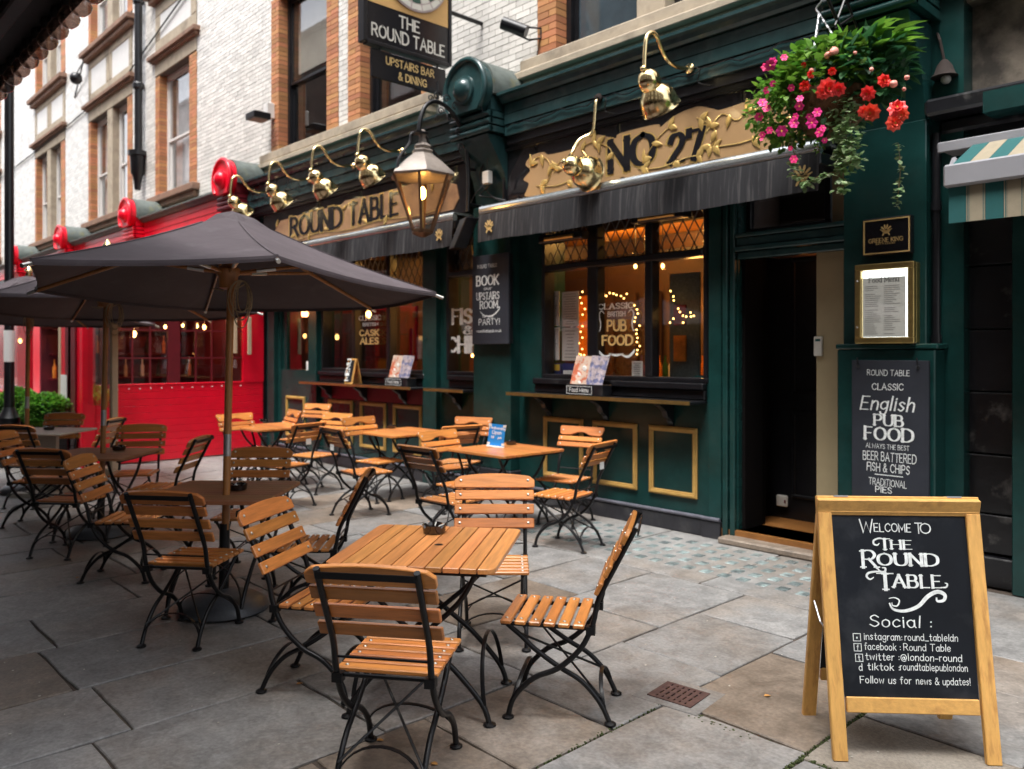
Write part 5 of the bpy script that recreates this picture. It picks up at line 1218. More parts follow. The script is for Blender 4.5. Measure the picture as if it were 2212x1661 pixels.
# ================================================================ TABLES
def make_table(kind, W_=.75, L_=.80):
    root = thing('bistro_table', 'proto', 'table', (0,0,0))
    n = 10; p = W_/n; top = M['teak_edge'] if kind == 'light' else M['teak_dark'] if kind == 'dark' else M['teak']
    gap = .006 if kind == 'light' else .003
    me = mesh_of('table_slat', MB().box(-L_/2, L_/2, -p/2+gap/2, p/2-gap/2, -.011, .011), top, bevel=.002)
    R_ = .045
    for i in range(n):
        if i in (0, n-1):
            s = -1 if i == 0 else 1
            pts = [(-L_/2, -s*(p/2-gap/2)), (-L_/2, s*(p/2-R_))] + [(-L_/2+R_-R_*math.cos(a*math.pi/12), s*(p/2-R_+R_*math.sin(a*math.pi/12))) for a in range(1,7)] + [(L_/2-R_+R_*math.sin(a*math.pi/12), s*(p/2-R_+R_*math.cos(a*math.pi/12))) for a in range(0,7)] + [(L_/2, -s*(p/2-gap/2))]
            m2 = mesh_of('table_slat', MB().prism(pts, -.011, .011, 'z'), top, bevel=.002); inst('table_slat', m2, root, (0, -W_/2+p/2+i*p, .721))
        else: inst('table_slat', me, root, (0, -W_/2+p/2+i*p, .721))
    part('edge_band', MB().box(-L_/2+.03,-L_/2+.06,-W_/2+.04,W_/2-.04,.692,.709).box(L_/2-.06,L_/2-.03,-W_/2+.04,W_/2-.04,.692,.709), M['iron'], root)
    if kind == 'light': part('parasol_hole', MB().lathe([(.021,.7325),(.019,.7328),(.0195,.729)], (0,.0375,0), 14), M['black'], root)
    # X frames of bent tube crossing along y
    for s in (-1, 1):
        x = s*L_*.29
        for q in (-1, 1):
            pts = spl3([(x,q*W_*.36,.70),(x,q*W_*.345,.66),(x,q*W_*.24,.53),(x,0,.37),(x,-q*W_*.2,.25),(x,-q*W_*.38,.10),(x,-q*W_*.43,.006)], 4)
            o = part('leg', MB().tube([(a+.006*q,c,d_) for a,c,d_ in pts], .0125, 8), M['iron'], root, smooth=50)
            part('foot', MB().lathe([(.024,0),(.03,.004),(.028,.010),(.012,.018)], (x+.006*q,-q*W_*.43,0), 12), M['iron'], o, smooth=40)
    for q in (-1, 1):
        part('stretcher', MB().tube([(L_*.29*math.cos(math.pi*i/16), q*W_*(.40-.04*math.sin(math.pi*i/16)), .09+.24*math.sin(math.pi*i/16)) for i in range(17)], (.011,.004), 6, flat=(0,1,0)), M['iron'], root, smooth=50)
    return root
def ashtray(x, y, z, label, s=1.0, butts=False):
    t = thing('ashtray', label, 'ashtray', (x,y,z), group='ashtrays on the tables')
    b = MB(); n = 24; prof = [(.036,0),(.050,.004),(.055,.038),(.047,.040),(.042,.012),(.002,.010)]; vs = []; fs = []
    for r_, zz in prof:
        for j in range(n):
            w = 2*math.pi*j/n; zz2 = zz - (.010 if (j % 6 == 0 and zz > .03) else 0); vs.append((x+s*r_*math.cos(w), y+s*r_*math.sin(w), z+s*zz2))
    for i in range(5):
        for j in range(n): fs.append((i*n+j, i*n+(j+1)%n, (i+1)*n+(j+1)%n, (i+1)*n+j))
    b.add(vs, fs); part('bowl', b, M['ash'], t, smooth=50)
    if butts:
        for a in (1.0, 2.3): part('cigarette_butt', MB().tube([(x+.02*math.cos(a),y+.02*math.sin(a),z+.03),(x+.052*math.cos(a),y+.052*math.sin(a),z+.043)], .004, 6), M['socket'], t)
    return t
tl = make_table('light'); tl.location = (-3.06,2.345,0); tl.rotation_euler = (0,0,math.radians(-52)); tl['label'] = 'front square table of ten light slats with a parasol hole and a dark ashtray'; tl['group'] = 'slatted folding tables'
x, y = G(938,1150,.735); ashtray(x, y, .733, 'dark glass ashtray with cigarette butts on the front table', 1.1, True)
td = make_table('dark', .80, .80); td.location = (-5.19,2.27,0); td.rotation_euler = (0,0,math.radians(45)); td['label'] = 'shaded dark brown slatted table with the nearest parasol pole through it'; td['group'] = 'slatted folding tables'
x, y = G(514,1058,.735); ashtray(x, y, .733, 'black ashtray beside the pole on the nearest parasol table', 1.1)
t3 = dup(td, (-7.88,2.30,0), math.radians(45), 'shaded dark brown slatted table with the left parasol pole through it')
x, y = G(257,972,.735); ashtray(x, y, .733, 'black ashtray beside the pole on the left parasol table', 1.1)
tf = make_table('plain', .80, .80); tf.location = (-5.60,5.17,0); tf.rotation_euler = (0,0,0); tf['label'] = 'orange brown table with the upright blue card standing on it'; tf['group'] = 'slatted folding tables'
x, y = G(1104,960,.735); ashtray(x, y, .733, 'dark ashtray right of the blue card')
t6 = dup(tf, (-7.66,5.45,0), 0, 'orange brown table in the middle of the wall row, right of the far wall table')
x, y = G(845,925,.735); ashtray(x, y, .733, 'dark ashtray on the middle wall table')
t7 = dup(tf, (-9.30,4.68,0), 0, 'orange brown table farthest left in the wall row near the red screen')
x, y = G(570,911,.735); ashtray(x, y, .733, 'dark ashtray on the far wall table')
# pale pedestal table at the far left
t = thing('pedestal_table', 'pale topped square table on a pale pedestal by the third parasol pole', 'table', (-10.5,2.5,0))
pt = MB().box(-.38,.38,-.38,.38,.71,.735); pt.xf(Matrix.Translation((-10.5,2.5,0)) @ Matrix.Rotation(.78,4,'Z')); part('table_top', pt, M['wstone'], t, bevel=.008)
pb = MB().box(-.12,.12,-.03,.03,.05,.705).box(-.3,.3,-.25,.25,0,.05); pb.xf(Matrix.Translation((-10.5,2.5,0)) @ Matrix.Rotation(.78,4,'Z')); part('pedestal', pb, M['wstone'], t)
x, y = G(106,928,.738); ashtray(x, y, .737, 'black ashtray on the pale pedestal table', 1.1)
# blue card in a clear stand
x, y = G(1070,965,.735)
t = thing('blue_card', 'upright bright blue table card with white handwriting beside an ashtray', 'table card', (x,y,.733))
Rz = Matrix.Translation((x,y,.733)) @ Matrix.Rotation(math.radians(38),4,'Z') @ Matrix.Rotation(math.radians(6),4,'Y')
part('card', MB().box(-.078,.078,-.004,.004,.012,.218).xf(Rz), M['blue'], t)
part('clear_foot', MB().box(-.085,.085,-.035,.035,0,.010).xf(Rz), M['wpaper'], t)
b = MB()
for a, c in ((-.07,.03),(.07,.03),(-.07,.205),(.07,.205)): b.box(a-.014,a+.014,-.0055,.0055,c-.012,c+.012)
part('corner_clip', b.xf(Rz), M['socket'], t, stuff=True)
tb = MB()
for s_, z_, h_ in (('Wednesday',.17,.026),('Open',.125,.032),('till 11pm',.082,.024)): text_mb(s_, (0,-.006,z_), XR, ZU, h_, 'hand', 'c', .13, mb=tb)
part('lettering', tb.xf(Rz), M['wpaper'], t)

# ================================================================ PARASOLS
def make_umbrella(base, tips, apex, hub, label):
    root = thing('parasol', label, 'parasol', (base[0], base[1], 0), group='parasols over the terrace tables')
    bx, by = base; A = Vector(apex); H = Vector(hub); tips = [Vector(t) for t in tips]
    b = MB(); b.lathe([(.27,.005),(.28,.015),(.265,.05),(.21,.085),(.12,.115),(.06,.135),(.035,.14)], (bx,by,0), 28); o = part('base', b, M['umbbase'], root, smooth=50)
    part('base_tube', MB().tube([(bx,by,.13),(bx+(H.x-bx)*.23,by+(H.y-by)*.23,.55)], .032, 12), M['iron'], o, smooth=50)
    def pole_at(z): t_ = z/A.z; return Vector((bx+(A.x-bx)*t_, by+(A.y-by)*t_, z))
    p = part('pole', MB().tube([pole_at(.5), pole_at(1.2), pole_at(A.z-.02)], .0235, 12), M['pole'], root, smooth=60)
    q = pole_at(1.30); part('joint_sleeve', MB().tube([pole_at(.98), pole_at(1.12)], .0242, 12), M['galv'], p, smooth=60)
    part('hub', MB().lathe([(.03,-.10),(.055,-.09),(.06,-.02),(.075,0),(.075,.03),(.03,.06)], tuple(H), 14), M['pole'], root, smooth=40)
    # canopy panels (double skinned, slightly sagging between the ribs)
    n = len(tips)
    for i in range(n):
        a, c = tips[i], tips[(i+1)%n]; K = 8; vs = []; fs = []
        for u in range(K+1):
            for v in range(K+1):
                if v > u: vs.append((0,0,0)); continue
                t_ = u/K; w_ = v/u if u else 0
                pt_ = A.lerp(a, t_).lerp(A.lerp(c, t_), w_)
                sag = -.018*math.sin(math.pi*w_)*t_ - .03*math.sin(math.pi*t_)
                edge = Vector(((a+c)/2 - A).to_tuple()); edge.z = 0; edge.normalize()
                pt_ = pt_ + Vector((0,0,sag)) - edge*(.022*math.sin(math.pi*w_)*t_)
                pt_.z += .006*math.sin(u*2.1+i*2)*math.sin(math.pi*w_)
                vs.append(tuple(pt_))
        idx = {}
        vv = []
        for u in range(K+1):
            for v in range(u+1): idx[(u,v)] = len(vv); vv.append(vs[u*(K+1)+v])
        m_ = len(vv); vv += [(x_,y_,z_-.006) for x_,y_,z_ in vv]
        for u in range(K):
            for v in range(u+1):
                fs.append((idx[(u,v)], idx[(u+1,v)], idx[(u+1,v+1)])); fs.append((m_+idx[(u,v)], m_+idx[(u+1,v+1)], m_+idx[(u+1,v)]))
                if v < u: fs.append((idx[(u,v)], idx[(u+1,v+1)], idx[(u,v+1)])); fs.append((m_+idx[(u,v)], m_+idx[(u,v+1)], m_+idx[(u+1,v+1)]))
        for v in range(K): fs.append((idx[(K,v)], m_+idx[(K,v)], m_+idx[(K,v+1)], idx[(K,v+1)]))
        part('canopy_panel', MB().add(vv, fs), M['canvas'], root, smooth=40)
        hem = [Vector(vs[K*(K+1)+v]) for v in range(K+1)]
        part('hem', MB().tube([h_+Vector((0,0,-.012)) for h_ in hem], (.016,.004), 6, flat=(0,0,1)), M['canvas'], root)
        part('seam', MB().tube([A.lerp(a, .2+.8*q/8)+Vector((0,0,-.03*math.sin(math.pi*(.2+.8*q/8))+.003)) for q in range(9)], (.010,.003), 6, flat=tuple(Vector((0,0,1)).cross(a-A).normalized())), M['canvas'], root)
        # rib from crown to tip with steel tip, strut from hub to rib
        e = a + (a-A).normalized()*.05
        d0 = Vector((0,0,-.032))
        r_ = part('rib', MB().tube([A.lerp(a,.06)+d0*1.5, A.lerp(a,.5)+d0+Vector((0,0,-.03)), a+d0*.6], (.013,.009), 6, flat=(0,0,1)), M['pole'], root)
        part('rib_tip', MB().tube([a+d0*.6+(a-A).normalized()*-.01, e+d0*.6], .011, 8), M['steel'], r_)
        m2 = A.lerp(a,.52)+d0*1.6
        part('strut', MB().tube([H+(m2-H).normalized()*.06, m2], (.012,.009), 6, flat=(0,0,1)), M['pole'], r_)
        part('strut_fitting', MB().tube([H.lerp(m2,.25)+Vector((0,0,-.001)), H.lerp(m2,.42)], .0135, 6), M['steel'], r_)
    # vent cap
    vc = []; fs = []
    for r0, dz in ((0,-.012),(.55,-.012),(1.0,-.050)):
        for i in range(n):
            for w_ in (0,.5):
                d = (tips[i]-A).lerp(tips[(i+1)%n]-A, w_)*.19*r0; vc.append(tuple(A+d+Vector((0,0,dz+.018+(-.022*r0 if w_ else .012*r0)))))
    nn = 2*n
    for r0 in range(2):
        for j in range(nn): fs.append((r0*nn+j, r0*nn+(j+1)%nn, (r0+1)*nn+(j+1)%nn, (r0+1)*nn+j))
    part('vent_cap', MB().add(vc, fs), M['canvas'], root)
    # rope loops tied at the hub
    b = MB()
    for i in range(5):
        w_ = .035+.012*i; l_ = .20+.05*(i%3); o_ = Vector((.10+.012*i, .05-.01*i, -.05))
        b.tube([H+o_+Vector((w_*math.sin(2*math.pi*j/16)*.8, w_*math.sin(2*math.pi*j/16)*.6, -l_/2+l_/2*math.cos(2*math.pi*j/16))) for j in range(17)], .0038, 5)
    b.tube([H+Vector((-.03,0,-.08)), H+Vector((.05,.03,-.10)), H+Vector((.11,.06,-.07))], .0045, 5); b.tube([H+Vector((.0,-.03,-.11)), H+Vector((-.10,-.06,-.09))], .0045, 5)
    part('rope', b, M['rope'], root, smooth=60)
    return root
tp = [(598,552,2.10),(942,632,2.035),(803,662,2.0),(445,665,2.0),(76,622,2.04),(66,560,2.06)]
tips = [(*G(px,py,z),z) for px,py,z in tp]
U1 = make_umbrella((-5.03,2.20), tips, (-4.98,2.235,2.53), (-5.02,2.225,2.14), 'nearest dark canvas parasol on a leaning wooden pole over the shaded table')
U2 = dup(U1, (-7.86,2.30,0), math.radians(12), 'left dark canvas parasol half hidden behind the nearest one')
U3 = dup(U1, (-10.85,2.36,0), math.radians(-20), 'farthest dark canvas parasol with its pole at the left edge beside the lamp post')
for u_ in (U2, U3):
    part('finial', MB().lathe([(.02,-.05),(.035,-.02),(.03,.01),(.045,.03),(.03,.06),(.015,.08),(.001,.10)], (.05,.035,2.56), 12), M['brass'], u_, world=False, smooth=60)

# ================================================================ BRASS LAMPS
def swan(x, z, lab, kind=0, yw=5.97):
    t = thing('brass_swan_neck_lamp', lab, 'sign lamp', (x,yw,z), group='polished brass swan neck lamps over the signs')
    # (dx, y, dz): wall plate, arm rising out and over, then down to the shade
    if kind == 0: pts = [(x,5.97,z),(x,5.80,z-.03),(x,5.66,z-.01),(x,5.57,z+.06),(x,5.50,z+.15),(x,5.43,z+.17),(x,5.365,z+.12),(x,5.34,z+.0),(x,5.33,z-.17)]
    else: pts = [(x,5.97,z),(x,5.93,z-.06),(x,5.90,z-.30),(x-.03,5.88,z-.36),(x-.10,5.80,z-.42),(x-.12,5.72,z-.55),(x-.05,5.58,z-.66),(x+.02,5.48,z-.70)]
    end = Vector(pts[-1])
    part('arm', MB().tube(spl3(pts,6), .0175, 10), M['brass'], t, smooth=60)
    part('wall_plate', MB().lathe([(.045,0),(.045,-.012),(.025,-.03),(.018,-.05)], (x,5.972,z), 14, axis='y'), M['brass'] if kind == 0 else M['rust'], t, smooth=40)
    R_ = Matrix.Translation(end) @ Matrix.Rotation(math.radians(42 if kind == 0 else 80),4,'X')
    b = MB(); b.lathe([(.018,.04),(.026,.03),(.026,.01),(.018,-.0),(.055,-.012),(.085,-.05),(.096,-.095),(.092,-.13),(.082,-.155),(.098,-.17),(.132,-.205),(.152,-.25),(.158,-.30),(.163,-.335),(.172,-.35),(.164,-.345),(.12,-.22),(.001,-.18)], (0,0,0), 24); b.xf(R_); part('shade', b, M['brass'], t, smooth=60)
    b = MB(); b.ball((0,0,-.27), .045, 12); b.xf(R_); part('bulb', b, M['socket'], t, smooth=60)
    b = MB(); b.tube(spl3([(x+.05,5.96,z),(x+.12,5.94,z-.05),(x+.1,5.95,z-.15),(x+.22,5.96,z-.2)],5), .005, 5); part('flex', b, M['iron'], t)
    return t
x, z = Pf(1490,148,5.97); swan(x, z, 'brass swan neck lamp arching over the right end of the NO 27 sign')
x, z = Pf(1293,212,5.97); swan(x, z, 'brass lamp with crooked arm and rusty fixing in front of the N of NO 27', 1)
for x, l in zip((-8.39,-9.50,-10.70,-11.95), ('brass swan neck lamp nearest the street lantern','second brass swan neck lamp left of the street lantern','third brass swan neck lamp left of the street lantern','brass swan neck lamp beside the red console above the parasol')): swan(x, 4.165, l)

# ================================================================ STREET LANTERN ON SCROLL BRACKET
lx, ly = -7.0, 5.25
t = thing('wall_lantern', 'tapering hexagonal glass street lantern with one glowing lamp on an arched iron bracket', 'lantern', (lx,ly,2.95))
zb, ztp = 2.93, 3.52; n = 6
def hexring(r, z, ph=.3): return [(lx+r*math.cos(2*math.pi*j/n+ph), ly+r*math.sin(2*math.pi*j/n+ph), z) for j in range(n)]
lo, hi = hexring(.11,zb), hexring(.33,ztp)
M['lframe'] = mat('bronze_lantern_frame', (.14,.08,.045), .45, metal=.6, var=.3, scale=20); M['lroof'] = mat('lantern_roof', (.27,.23,.20), .45, metal=.3, var=.35, scale=8)
for j in range(n):
    part('glazing_bar', MB().tube([lo[j], hi[j]], .016, 6), M['lframe'], t)
    a, c, d_, e = lo[j], lo[(j+1)%n], hi[(j+1)%n], hi[j]; part('pane', MB().quad(a,c,d_,e), M['lglass'], t)
part('base_ring', MB().lathe([(.03,-.06),(.12,-.02),(.125,.015),(.10,.02)], (lx,ly,zb), 6), M['lframe'], t); 
rf = part('roof', MB().lathe([(.35,-.02),(.37,.0),(.36,.02),(.22,.15),(.13,.22),(.11,.24),(.12,.27),(.085,.29),(.10,.32),(.05,.36),(.035,.42),(.05,.46),(.02,.50)], (lx,ly,ztp), 6), M['lroof'], t, smooth=30)
part('flame_bulb', MB().ball((lx,ly,3.34), .035, 10, sz=2.0), M['lflame'], t, smooth=60); part('lamp_holder', MB().tube([(lx,ly,zb),(lx,ly,3.26)], .012, 6), M['brassdull'], t)
ar = [(lx,5.88,3.22),(lx,5.89,3.6),(lx,5.86,3.95),(lx,5.76,4.17),(lx,5.60,4.32),(lx,5.42,4.36),(lx,5.29,4.28),(lx,5.22,4.12),(lx,5.20,3.98)]
part('bracket', MB().tube(spl3(ar,6), .024, 8), M['iron'], t, smooth=60)
b = MB()
b.tube(spl3([(lx,5.20,3.98),(lx,5.10,3.95),(lx,5.08,3.85),(lx,4.95,3.68),(lx,4.92,3.54)],4), .014, 6); b.tube(spl3([(lx,5.20,3.98),(lx,5.30,3.95),(lx,5.36,3.85),(lx,5.52,3.70),(lx,5.58,3.54)],4), .014, 6); b.box(lx-.06,lx+.06,5.13,5.28,3.965,3.99)
part('yoke', b, M['iron'], t, smooth=50)
b = MB()
for c_, r_ in (((5.45,4.42),.06),((5.58,4.42),.055),((5.70,4.36),.06),((5.50,4.27),.045),((5.62,4.22),.05),((5.74,4.08),.05),((5.36,4.38),.04),((5.45,4.18),.04),((5.78,3.92),.05)):
    b.tube([(lx, c_[0]+r_*(1-a/16)*math.cos(a*.55), c_[1]+r_*(1-a/16)*math.sin(a*.55)) for a in range(15)], .008, 5)
b.tube([(lx,5.45,4.36),(lx,5.45,4.58)], .012, 6); part('scrollwork', b, M['iron'], t, smooth=50)
part('wall_arm', MB().tube([(lx,5.88,3.7),(lx,6.09,3.7)], .018, 6).tube([(lx,5.88,3.3),(lx,6.09,3.3)], .018, 6), M['iron'], t)
for s in range(2):
    p = spl3([(lx+.1,6.02,4.2-.5*s),(lx+.25,5.98,3.9-.4*s),(lx+.1,5.97,3.6-.2*s),(lx+.3,6.0,3.35),(lx+.45,6.05,3.3)],6); part('cable', MB().tube(p, .007, 5), M['iron'], t)
tt = thing('junction_box', 'small white junction box with cables on the pillar beside the lantern', 'junction box', (-6.75,6.05,3.55)); part('box', MB().box(-6.80,-6.70,5.92,5.99,3.50,3.64), M['socket'], tt, bevel=.006); part('cable', MB().tube(spl3([(-6.75,5.94,3.64),(-6.70,5.93,3.9),(-6.62,5.82,4.1),(-6.62,5.75,4.3)],5), .006, 5).tube(spl3([(-6.78,5.94,3.5),(-6.9,5.9,3.4),(-7.05,5.95,3.28)],5), .006, 5), M['iron'], tt)
tt = thing('security_speaker', 'black wedge shaped outdoor speaker hanging under the awnings by the pillar', 'speaker', (-7.05,5.9,2.9))
b = MB(); b.hexa([(-7.22,5.78,2.80),(-7.02,5.70,2.80),(-6.98,5.85,2.80),(-7.18,5.93,2.80),(-7.10,5.85,3.14),(-6.90,5.78,3.14),(-6.86,5.93,3.14),(-7.06,6.0,3.14)]); part('cabinet', b, M['black'], tt, bevel=.01); part('arm', MB().tube([(-6.98,5.93,3.1),(-6.95,6.1,3.2)],.02,6), M['iron'], tt)

# ================================================================ HANGING PUB SIGN (at right angles to the wall)
sx = -7.40; ys0, ys1 = 4.79, 5.90
t = thing('hanging_pub_sign', 'projecting pub sign with a round dartboard-like table picture lettered THE ROUND TABLE', 'pub sign', (sx,5.9,5.0))
zB, zT = 4.98, 6.55
part('board', MB().box(sx-.03,sx+.03,ys0,ys1,zB,zT), M['signblack'], t)
part('side_rail', MB().box(sx-.07,sx+.05,ys0-.05,ys0,zB-.03,zT), M['black'], t, bevel=.006); part('side_rail', MB().box(sx-.07,sx+.05,ys1,ys1+.04,zB-.03,zT), M['black'], t, bevel=.006); part('bottom_rail', MB().box(sx-.05,sx+.05,ys0,ys1,zB-.045,zB-.001), M['black'], t, bevel=.005)
part('picture_field', MB().box(sx+.031,sx+.034,ys0+.01,ys1-.01,5.39,zT-.02), M['ochre'], t)
cyy, czz, rr_ = (ys0+ys1)/2+.06, 5.91, .47
disc = part('round_table_disc', MB().lathe([(rr_,.0),(rr_,.018),(rr_-.02,.02)], (sx+.034,cyy,czz), 40, axis='x'), M['lroof'] if False else mat('pinkish_disc',(.42,.34,.33),.6), t)
M['darkgreen'] = mat('sign_dark_green',(.02,.07,.05),.5); M['offw'] = mat('sign_off_white',(.58,.56,.50),.6)
for j in range(18):
    a0, a1 = 2*math.pi*j/18+.08, 2*math.pi*(j+1)/18+.04; r0, r1_ = .10, .375
    b = MB(); b.add([(sx+.0565,cyy+r_*math.cos(a),czz+r_*math.sin(a)) for r_, a in ((r0,a0),(r1_,a0),(r1_,(a0+a1)/2),(r1_,a1),(r0,a1))], [(0,1,2,3,4)]); part('segment', b, M['darkgreen'] if j%2 else M['offw'], disc)
    b = MB(); r0, r1_ = .39, .452; b.add([(sx+.0565,cyy+r_*math.cos(a),czz+r_*math.sin(a)) for r_, a in ((r0,a0),(r1_,a0),(r1_,a1),(r0,a1))], [(0,1,2,3)]); part('name_plate', b, M['offw'], disc)
yd = (0,1,0)
part('lettering', text_mb('THE', (sx+.034,cyy-.06,5.22), yd, ZU, .12, 'sans', 'c', .17), M['offw'], t)
part('lettering', text_mb('ROUND TABLE', (sx+.034,cyy-.06,5.04), yd, ZU, .125, 'sans', 'c', .17, squeeze=.90), M['offw'], t)
t = thing('upstairs_bar_sign', 'smaller black sign with gold lettering UPSTAIRS BAR & DINING hung below the pub sign', 'sign', (sx,5.35,4.4))
part('board', MB().box(sx-.02,sx+.02,4.86,5.87,4.60,4.90), M['signblack'], t, bevel=.004)
for yy in (4.98,5.76): part('hanger', MB().tube([(sx,yy,4.89),(sx,yy,4.95)], .012, 6), M['iron'], t)
part('lettering', text_mb('UPSTAIRS BAR', (sx+.0215,5.37,4.775), yd, ZU, .078, 'sans', 'c', .17, squeeze=.95), M['goldtext'], t)
part('lettering', text_mb('& DINING', (sx+.0215,5.40,4.64), yd, ZU, .078, 'sans', 'c', .17, squeeze=.95), M['goldtext'], t)
part('bracket', MB().tube([(sx,5.88,4.8),(sx,6.44,4.8)], .02, 6), M['iron'], t); part('bracket', MB().tube([(sx,5.94,5.6),(sx,6.44,5.6)], .025, 6), M['iron'], t)

# ================================================================ HANGING FLOWER BASKET
bx_, by_, bz_ = -2.60, 5.45, 3.42
fb = thing('hanging_basket', 'overflowing hanging basket of coral begonias, magenta petunias and trailing ivy on chains', 'flower basket', (bx_,by_,bz_))
part('basket', MB().lathe([(.02,-.30),(.14,-.27),(.22,-.18),(.26,-.05),(.27,0),(.25,0)], (bx_,by_,bz_), 20), M['coir'], fb, smooth=50)
hook = Vector((-2.70,5.50,4.03))
for a in (.4, 2.5, 4.6):
    e = Vector((bx_+.25*math.cos(a), by_+.25*math.sin(a), bz_)); n_ = 26; b = MB()
    for i in range(n_):
        p = hook.lerp(e, i/n_); q = hook.lerp(e, (i+1)/n_); s_ = .006 if i % 2 else 0; b.tube([p, q], (.008-s_*.5,.003+s_*.8), 5)
    part('chain', b, M['galv'], fb)
part('hook', MB().tube(spl3([tuple(hook),(hook.x-.02,hook.y,hook.z+.04),(hook.x+.02,hook.y,hook.z+.08),(hook.x+.03,hook.y,hook.z+.13),(hook.x-.01,hook.y,hook.z+.15)],5), .007, 6), M['galv'], fb)
br = thing('basket_bracket', 'black triangulated iron bracket carrying the flower basket', 'bracket', (-2.6,5.9,4.2))
b = MB(); y0, y1 = 5.40, 6.42; zt_ = 4.17
b.tube([(-2.66,y0,zt_),(-2.55,y1,zt_)], .014, 6); b.tube([(-2.55,y1-.55,3.62),(-2.66,y0+.1,zt_)], .012, 6); b.tube([(-2.55,5.84,3.6),(-2.55,5.84,4.45)], .018, 6)
b.tube([(-2.60,5.7,zt_),(-2.55,5.84,3.9)], .009, 6); b.tube([(-2.63,5.6,3.93),(-2.55,5.84,4.1)], .009, 6); b.tube([(-2.63,5.6,3.95),(-2.60,5.7,zt_)], .009, 6); part('frame', b, M['iron'], br)
def leafq(b, p, d, up, L_, W_, fold=.25, curl=.3):
    d = Vector(d).normalized(); s_ = d.cross(Vector(up)); s_ = s_.normalized() if s_.length > 1e-3 else Vector((1,0,0)); u = s_.cross(d).normalized()
    p = Vector(p); a = p; e = p + d*L_ - u*curl*L_*.5; m1 = p + d*L_*.35; m2 = p + d*L_*.7 - u*curl*L_*.2
    b.add([a, m1+s_*W_*.5+u*fold*W_*.3, m2+s_*W_*.36+u*fold*W_*.2, e, m2-s_*W_*.36+u*fold*W_*.2, m1-s_*W_*.5+u*fold*W_*.3, m1, m2],
          [(0,1,6),(1,2,7,6),(2,3,7),(0,6,5),(6,7,4,5),(7,3,4)])
r = random.Random(11)
def rv(): 
    v = Vector((r.gauss(0,1), r.gauss(0,1), r.gauss(0,1))); return v.normalized()
def cloud(n, cen, rad, mt, L_, W_, name, up=.3, shell=.55):
    b = MB()
    for i in range(n):
        v = rv(); rr2 = (shell+(1-shell)*r.random())
        p = Vector(cen)+Vector((v.x*rad[0], v.y*rad[1], v.z*rad[2]))*rr2
        d = v*.7 + rv()*.85 + Vector((0,0,up-.15)); l = L_*r.uniform(.6,1.25); leafq(b, p, d, (0,0,1) if abs(v.z) < .9 else (1,0,0), l, l*W_)
    return part(name, b, mt, fb, stuff=True)
Rv = Vector((.684,.7295,0))   # the basket is wider along the street
cloud(800, (bx_-.02,by_,bz_+.14), (.42,.36,.25), M['leaf'], .085, .72, 'bright_foliage', .35)
cloud(420, (bx_+.24,by_+.03,bz_+.12), (.27,.28,.24), M['leafd'], .12, .55, 'dark_begonia_foliage', .15)
cloud(900, (bx_-.28,by_-.08,bz_-.06), (.27,.30,.27), M['leaf'], .055, .7, 'petunia_foliage', .1)
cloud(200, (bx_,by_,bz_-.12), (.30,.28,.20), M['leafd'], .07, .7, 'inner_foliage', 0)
b = MB()
for i in range(26):      # long pointed begonia leaves reaching out at the top right
    a = r.uniform(-.9,1.5); p = Vector((bx_+.2,by_,bz_+.2))+Vector((math.cos(a)*.2,math.sin(a)*.15,r.uniform(-.05,.16))); leafq(b, p, (math.cos(a),math.sin(a)*.6,r.uniform(.1,.6)), (0,0,1), r.uniform(.15,.24), .085, .3, .5)
part('pointed_leaves', b, M['leaf'], fb, stuff=True)
def trail(pts, n, sz, mt, name, wid=.05):
    p = spl3(pts, 8); b = MB(); b.tube(p, .0028, 4); o = part(name, b, M['stem'], fb)
    b = MB()
    for i in range(n):
        q = Vector(p[r.randrange(len(p))]); v = rv(); v.z = v.z*.4-.3; leafq(b, q+Vector((r.uniform(-wid,wid), r.uniform(-wid,wid), r.uniform(-.02,.02))), v, (0,0,1), sz*r.uniform(.7,1.25), sz*.95, .1, .2)
    part('ivy_leaves', b, mt, o, stuff=True)
def PB(px, py, y=5.3):
    x, z = Pf(px, py, y); return (x, y, z)
trail([PB(1810,205),PB(1825,270),PB(1830,320),PB(1838,360)], 230, .045, M['leafv'], 'ivy_trail', .075)
trail([PB(1795,210),PB(1805,270),PB(1820,330),PB(1822,385),PB(1818,415)], 120, .045, M['leafv'], 'ivy_trail', .05)
trail([PB(1835,300),PB(1838,350),PB(1800,372),PB(1770,380),PB(1740,398),PB(1722,380),PB(1705,345)], 110, .045, M['leafv'], 'ivy_trail', .022)
trail([PB(1940,310,5.6),PB(1945,360,5.6),PB(1942,400,5.6),PB(1938,440,5.6)], 46, .038, M['leafv'], 'ivy_trail', .018)
trail([PB(1840,220),PB(1836,260),PB(1840,300)], 90, .045, M['leafv'], 'ivy_trail', .06)
trail([PB(1700,260),PB(1712,320),PB(1725,350)], 26, .03, M['leafv'], 'ivy_trail', .015)
trail([PB(1760,240),PB(1765,300),PB(1770,330)], 40, .03, M['leaf'], 'petunia_trail', .03)
def flower_mesh(name, mt, layers, R_, cup, petals):
    b = MB()
    for k in range(layers):
        rr2 = R_*(1-k*.24); n_ = max(4, petals-k)
        for j in range(n_):
            a = 2*math.pi*j/n_+k*.5; d = Vector((math.cos(a), math.sin(a), cup+k*.45)); leafq(b, (0,0,k*R_*.12), d, (0,0,1), rr2, rr2*.95, -.3, -.3 if k else .15)
    b.ball((0,0,R_*.25), R_*.14, 6, mi=1); return mesh_of(name, b, [mt, M['yellow']])
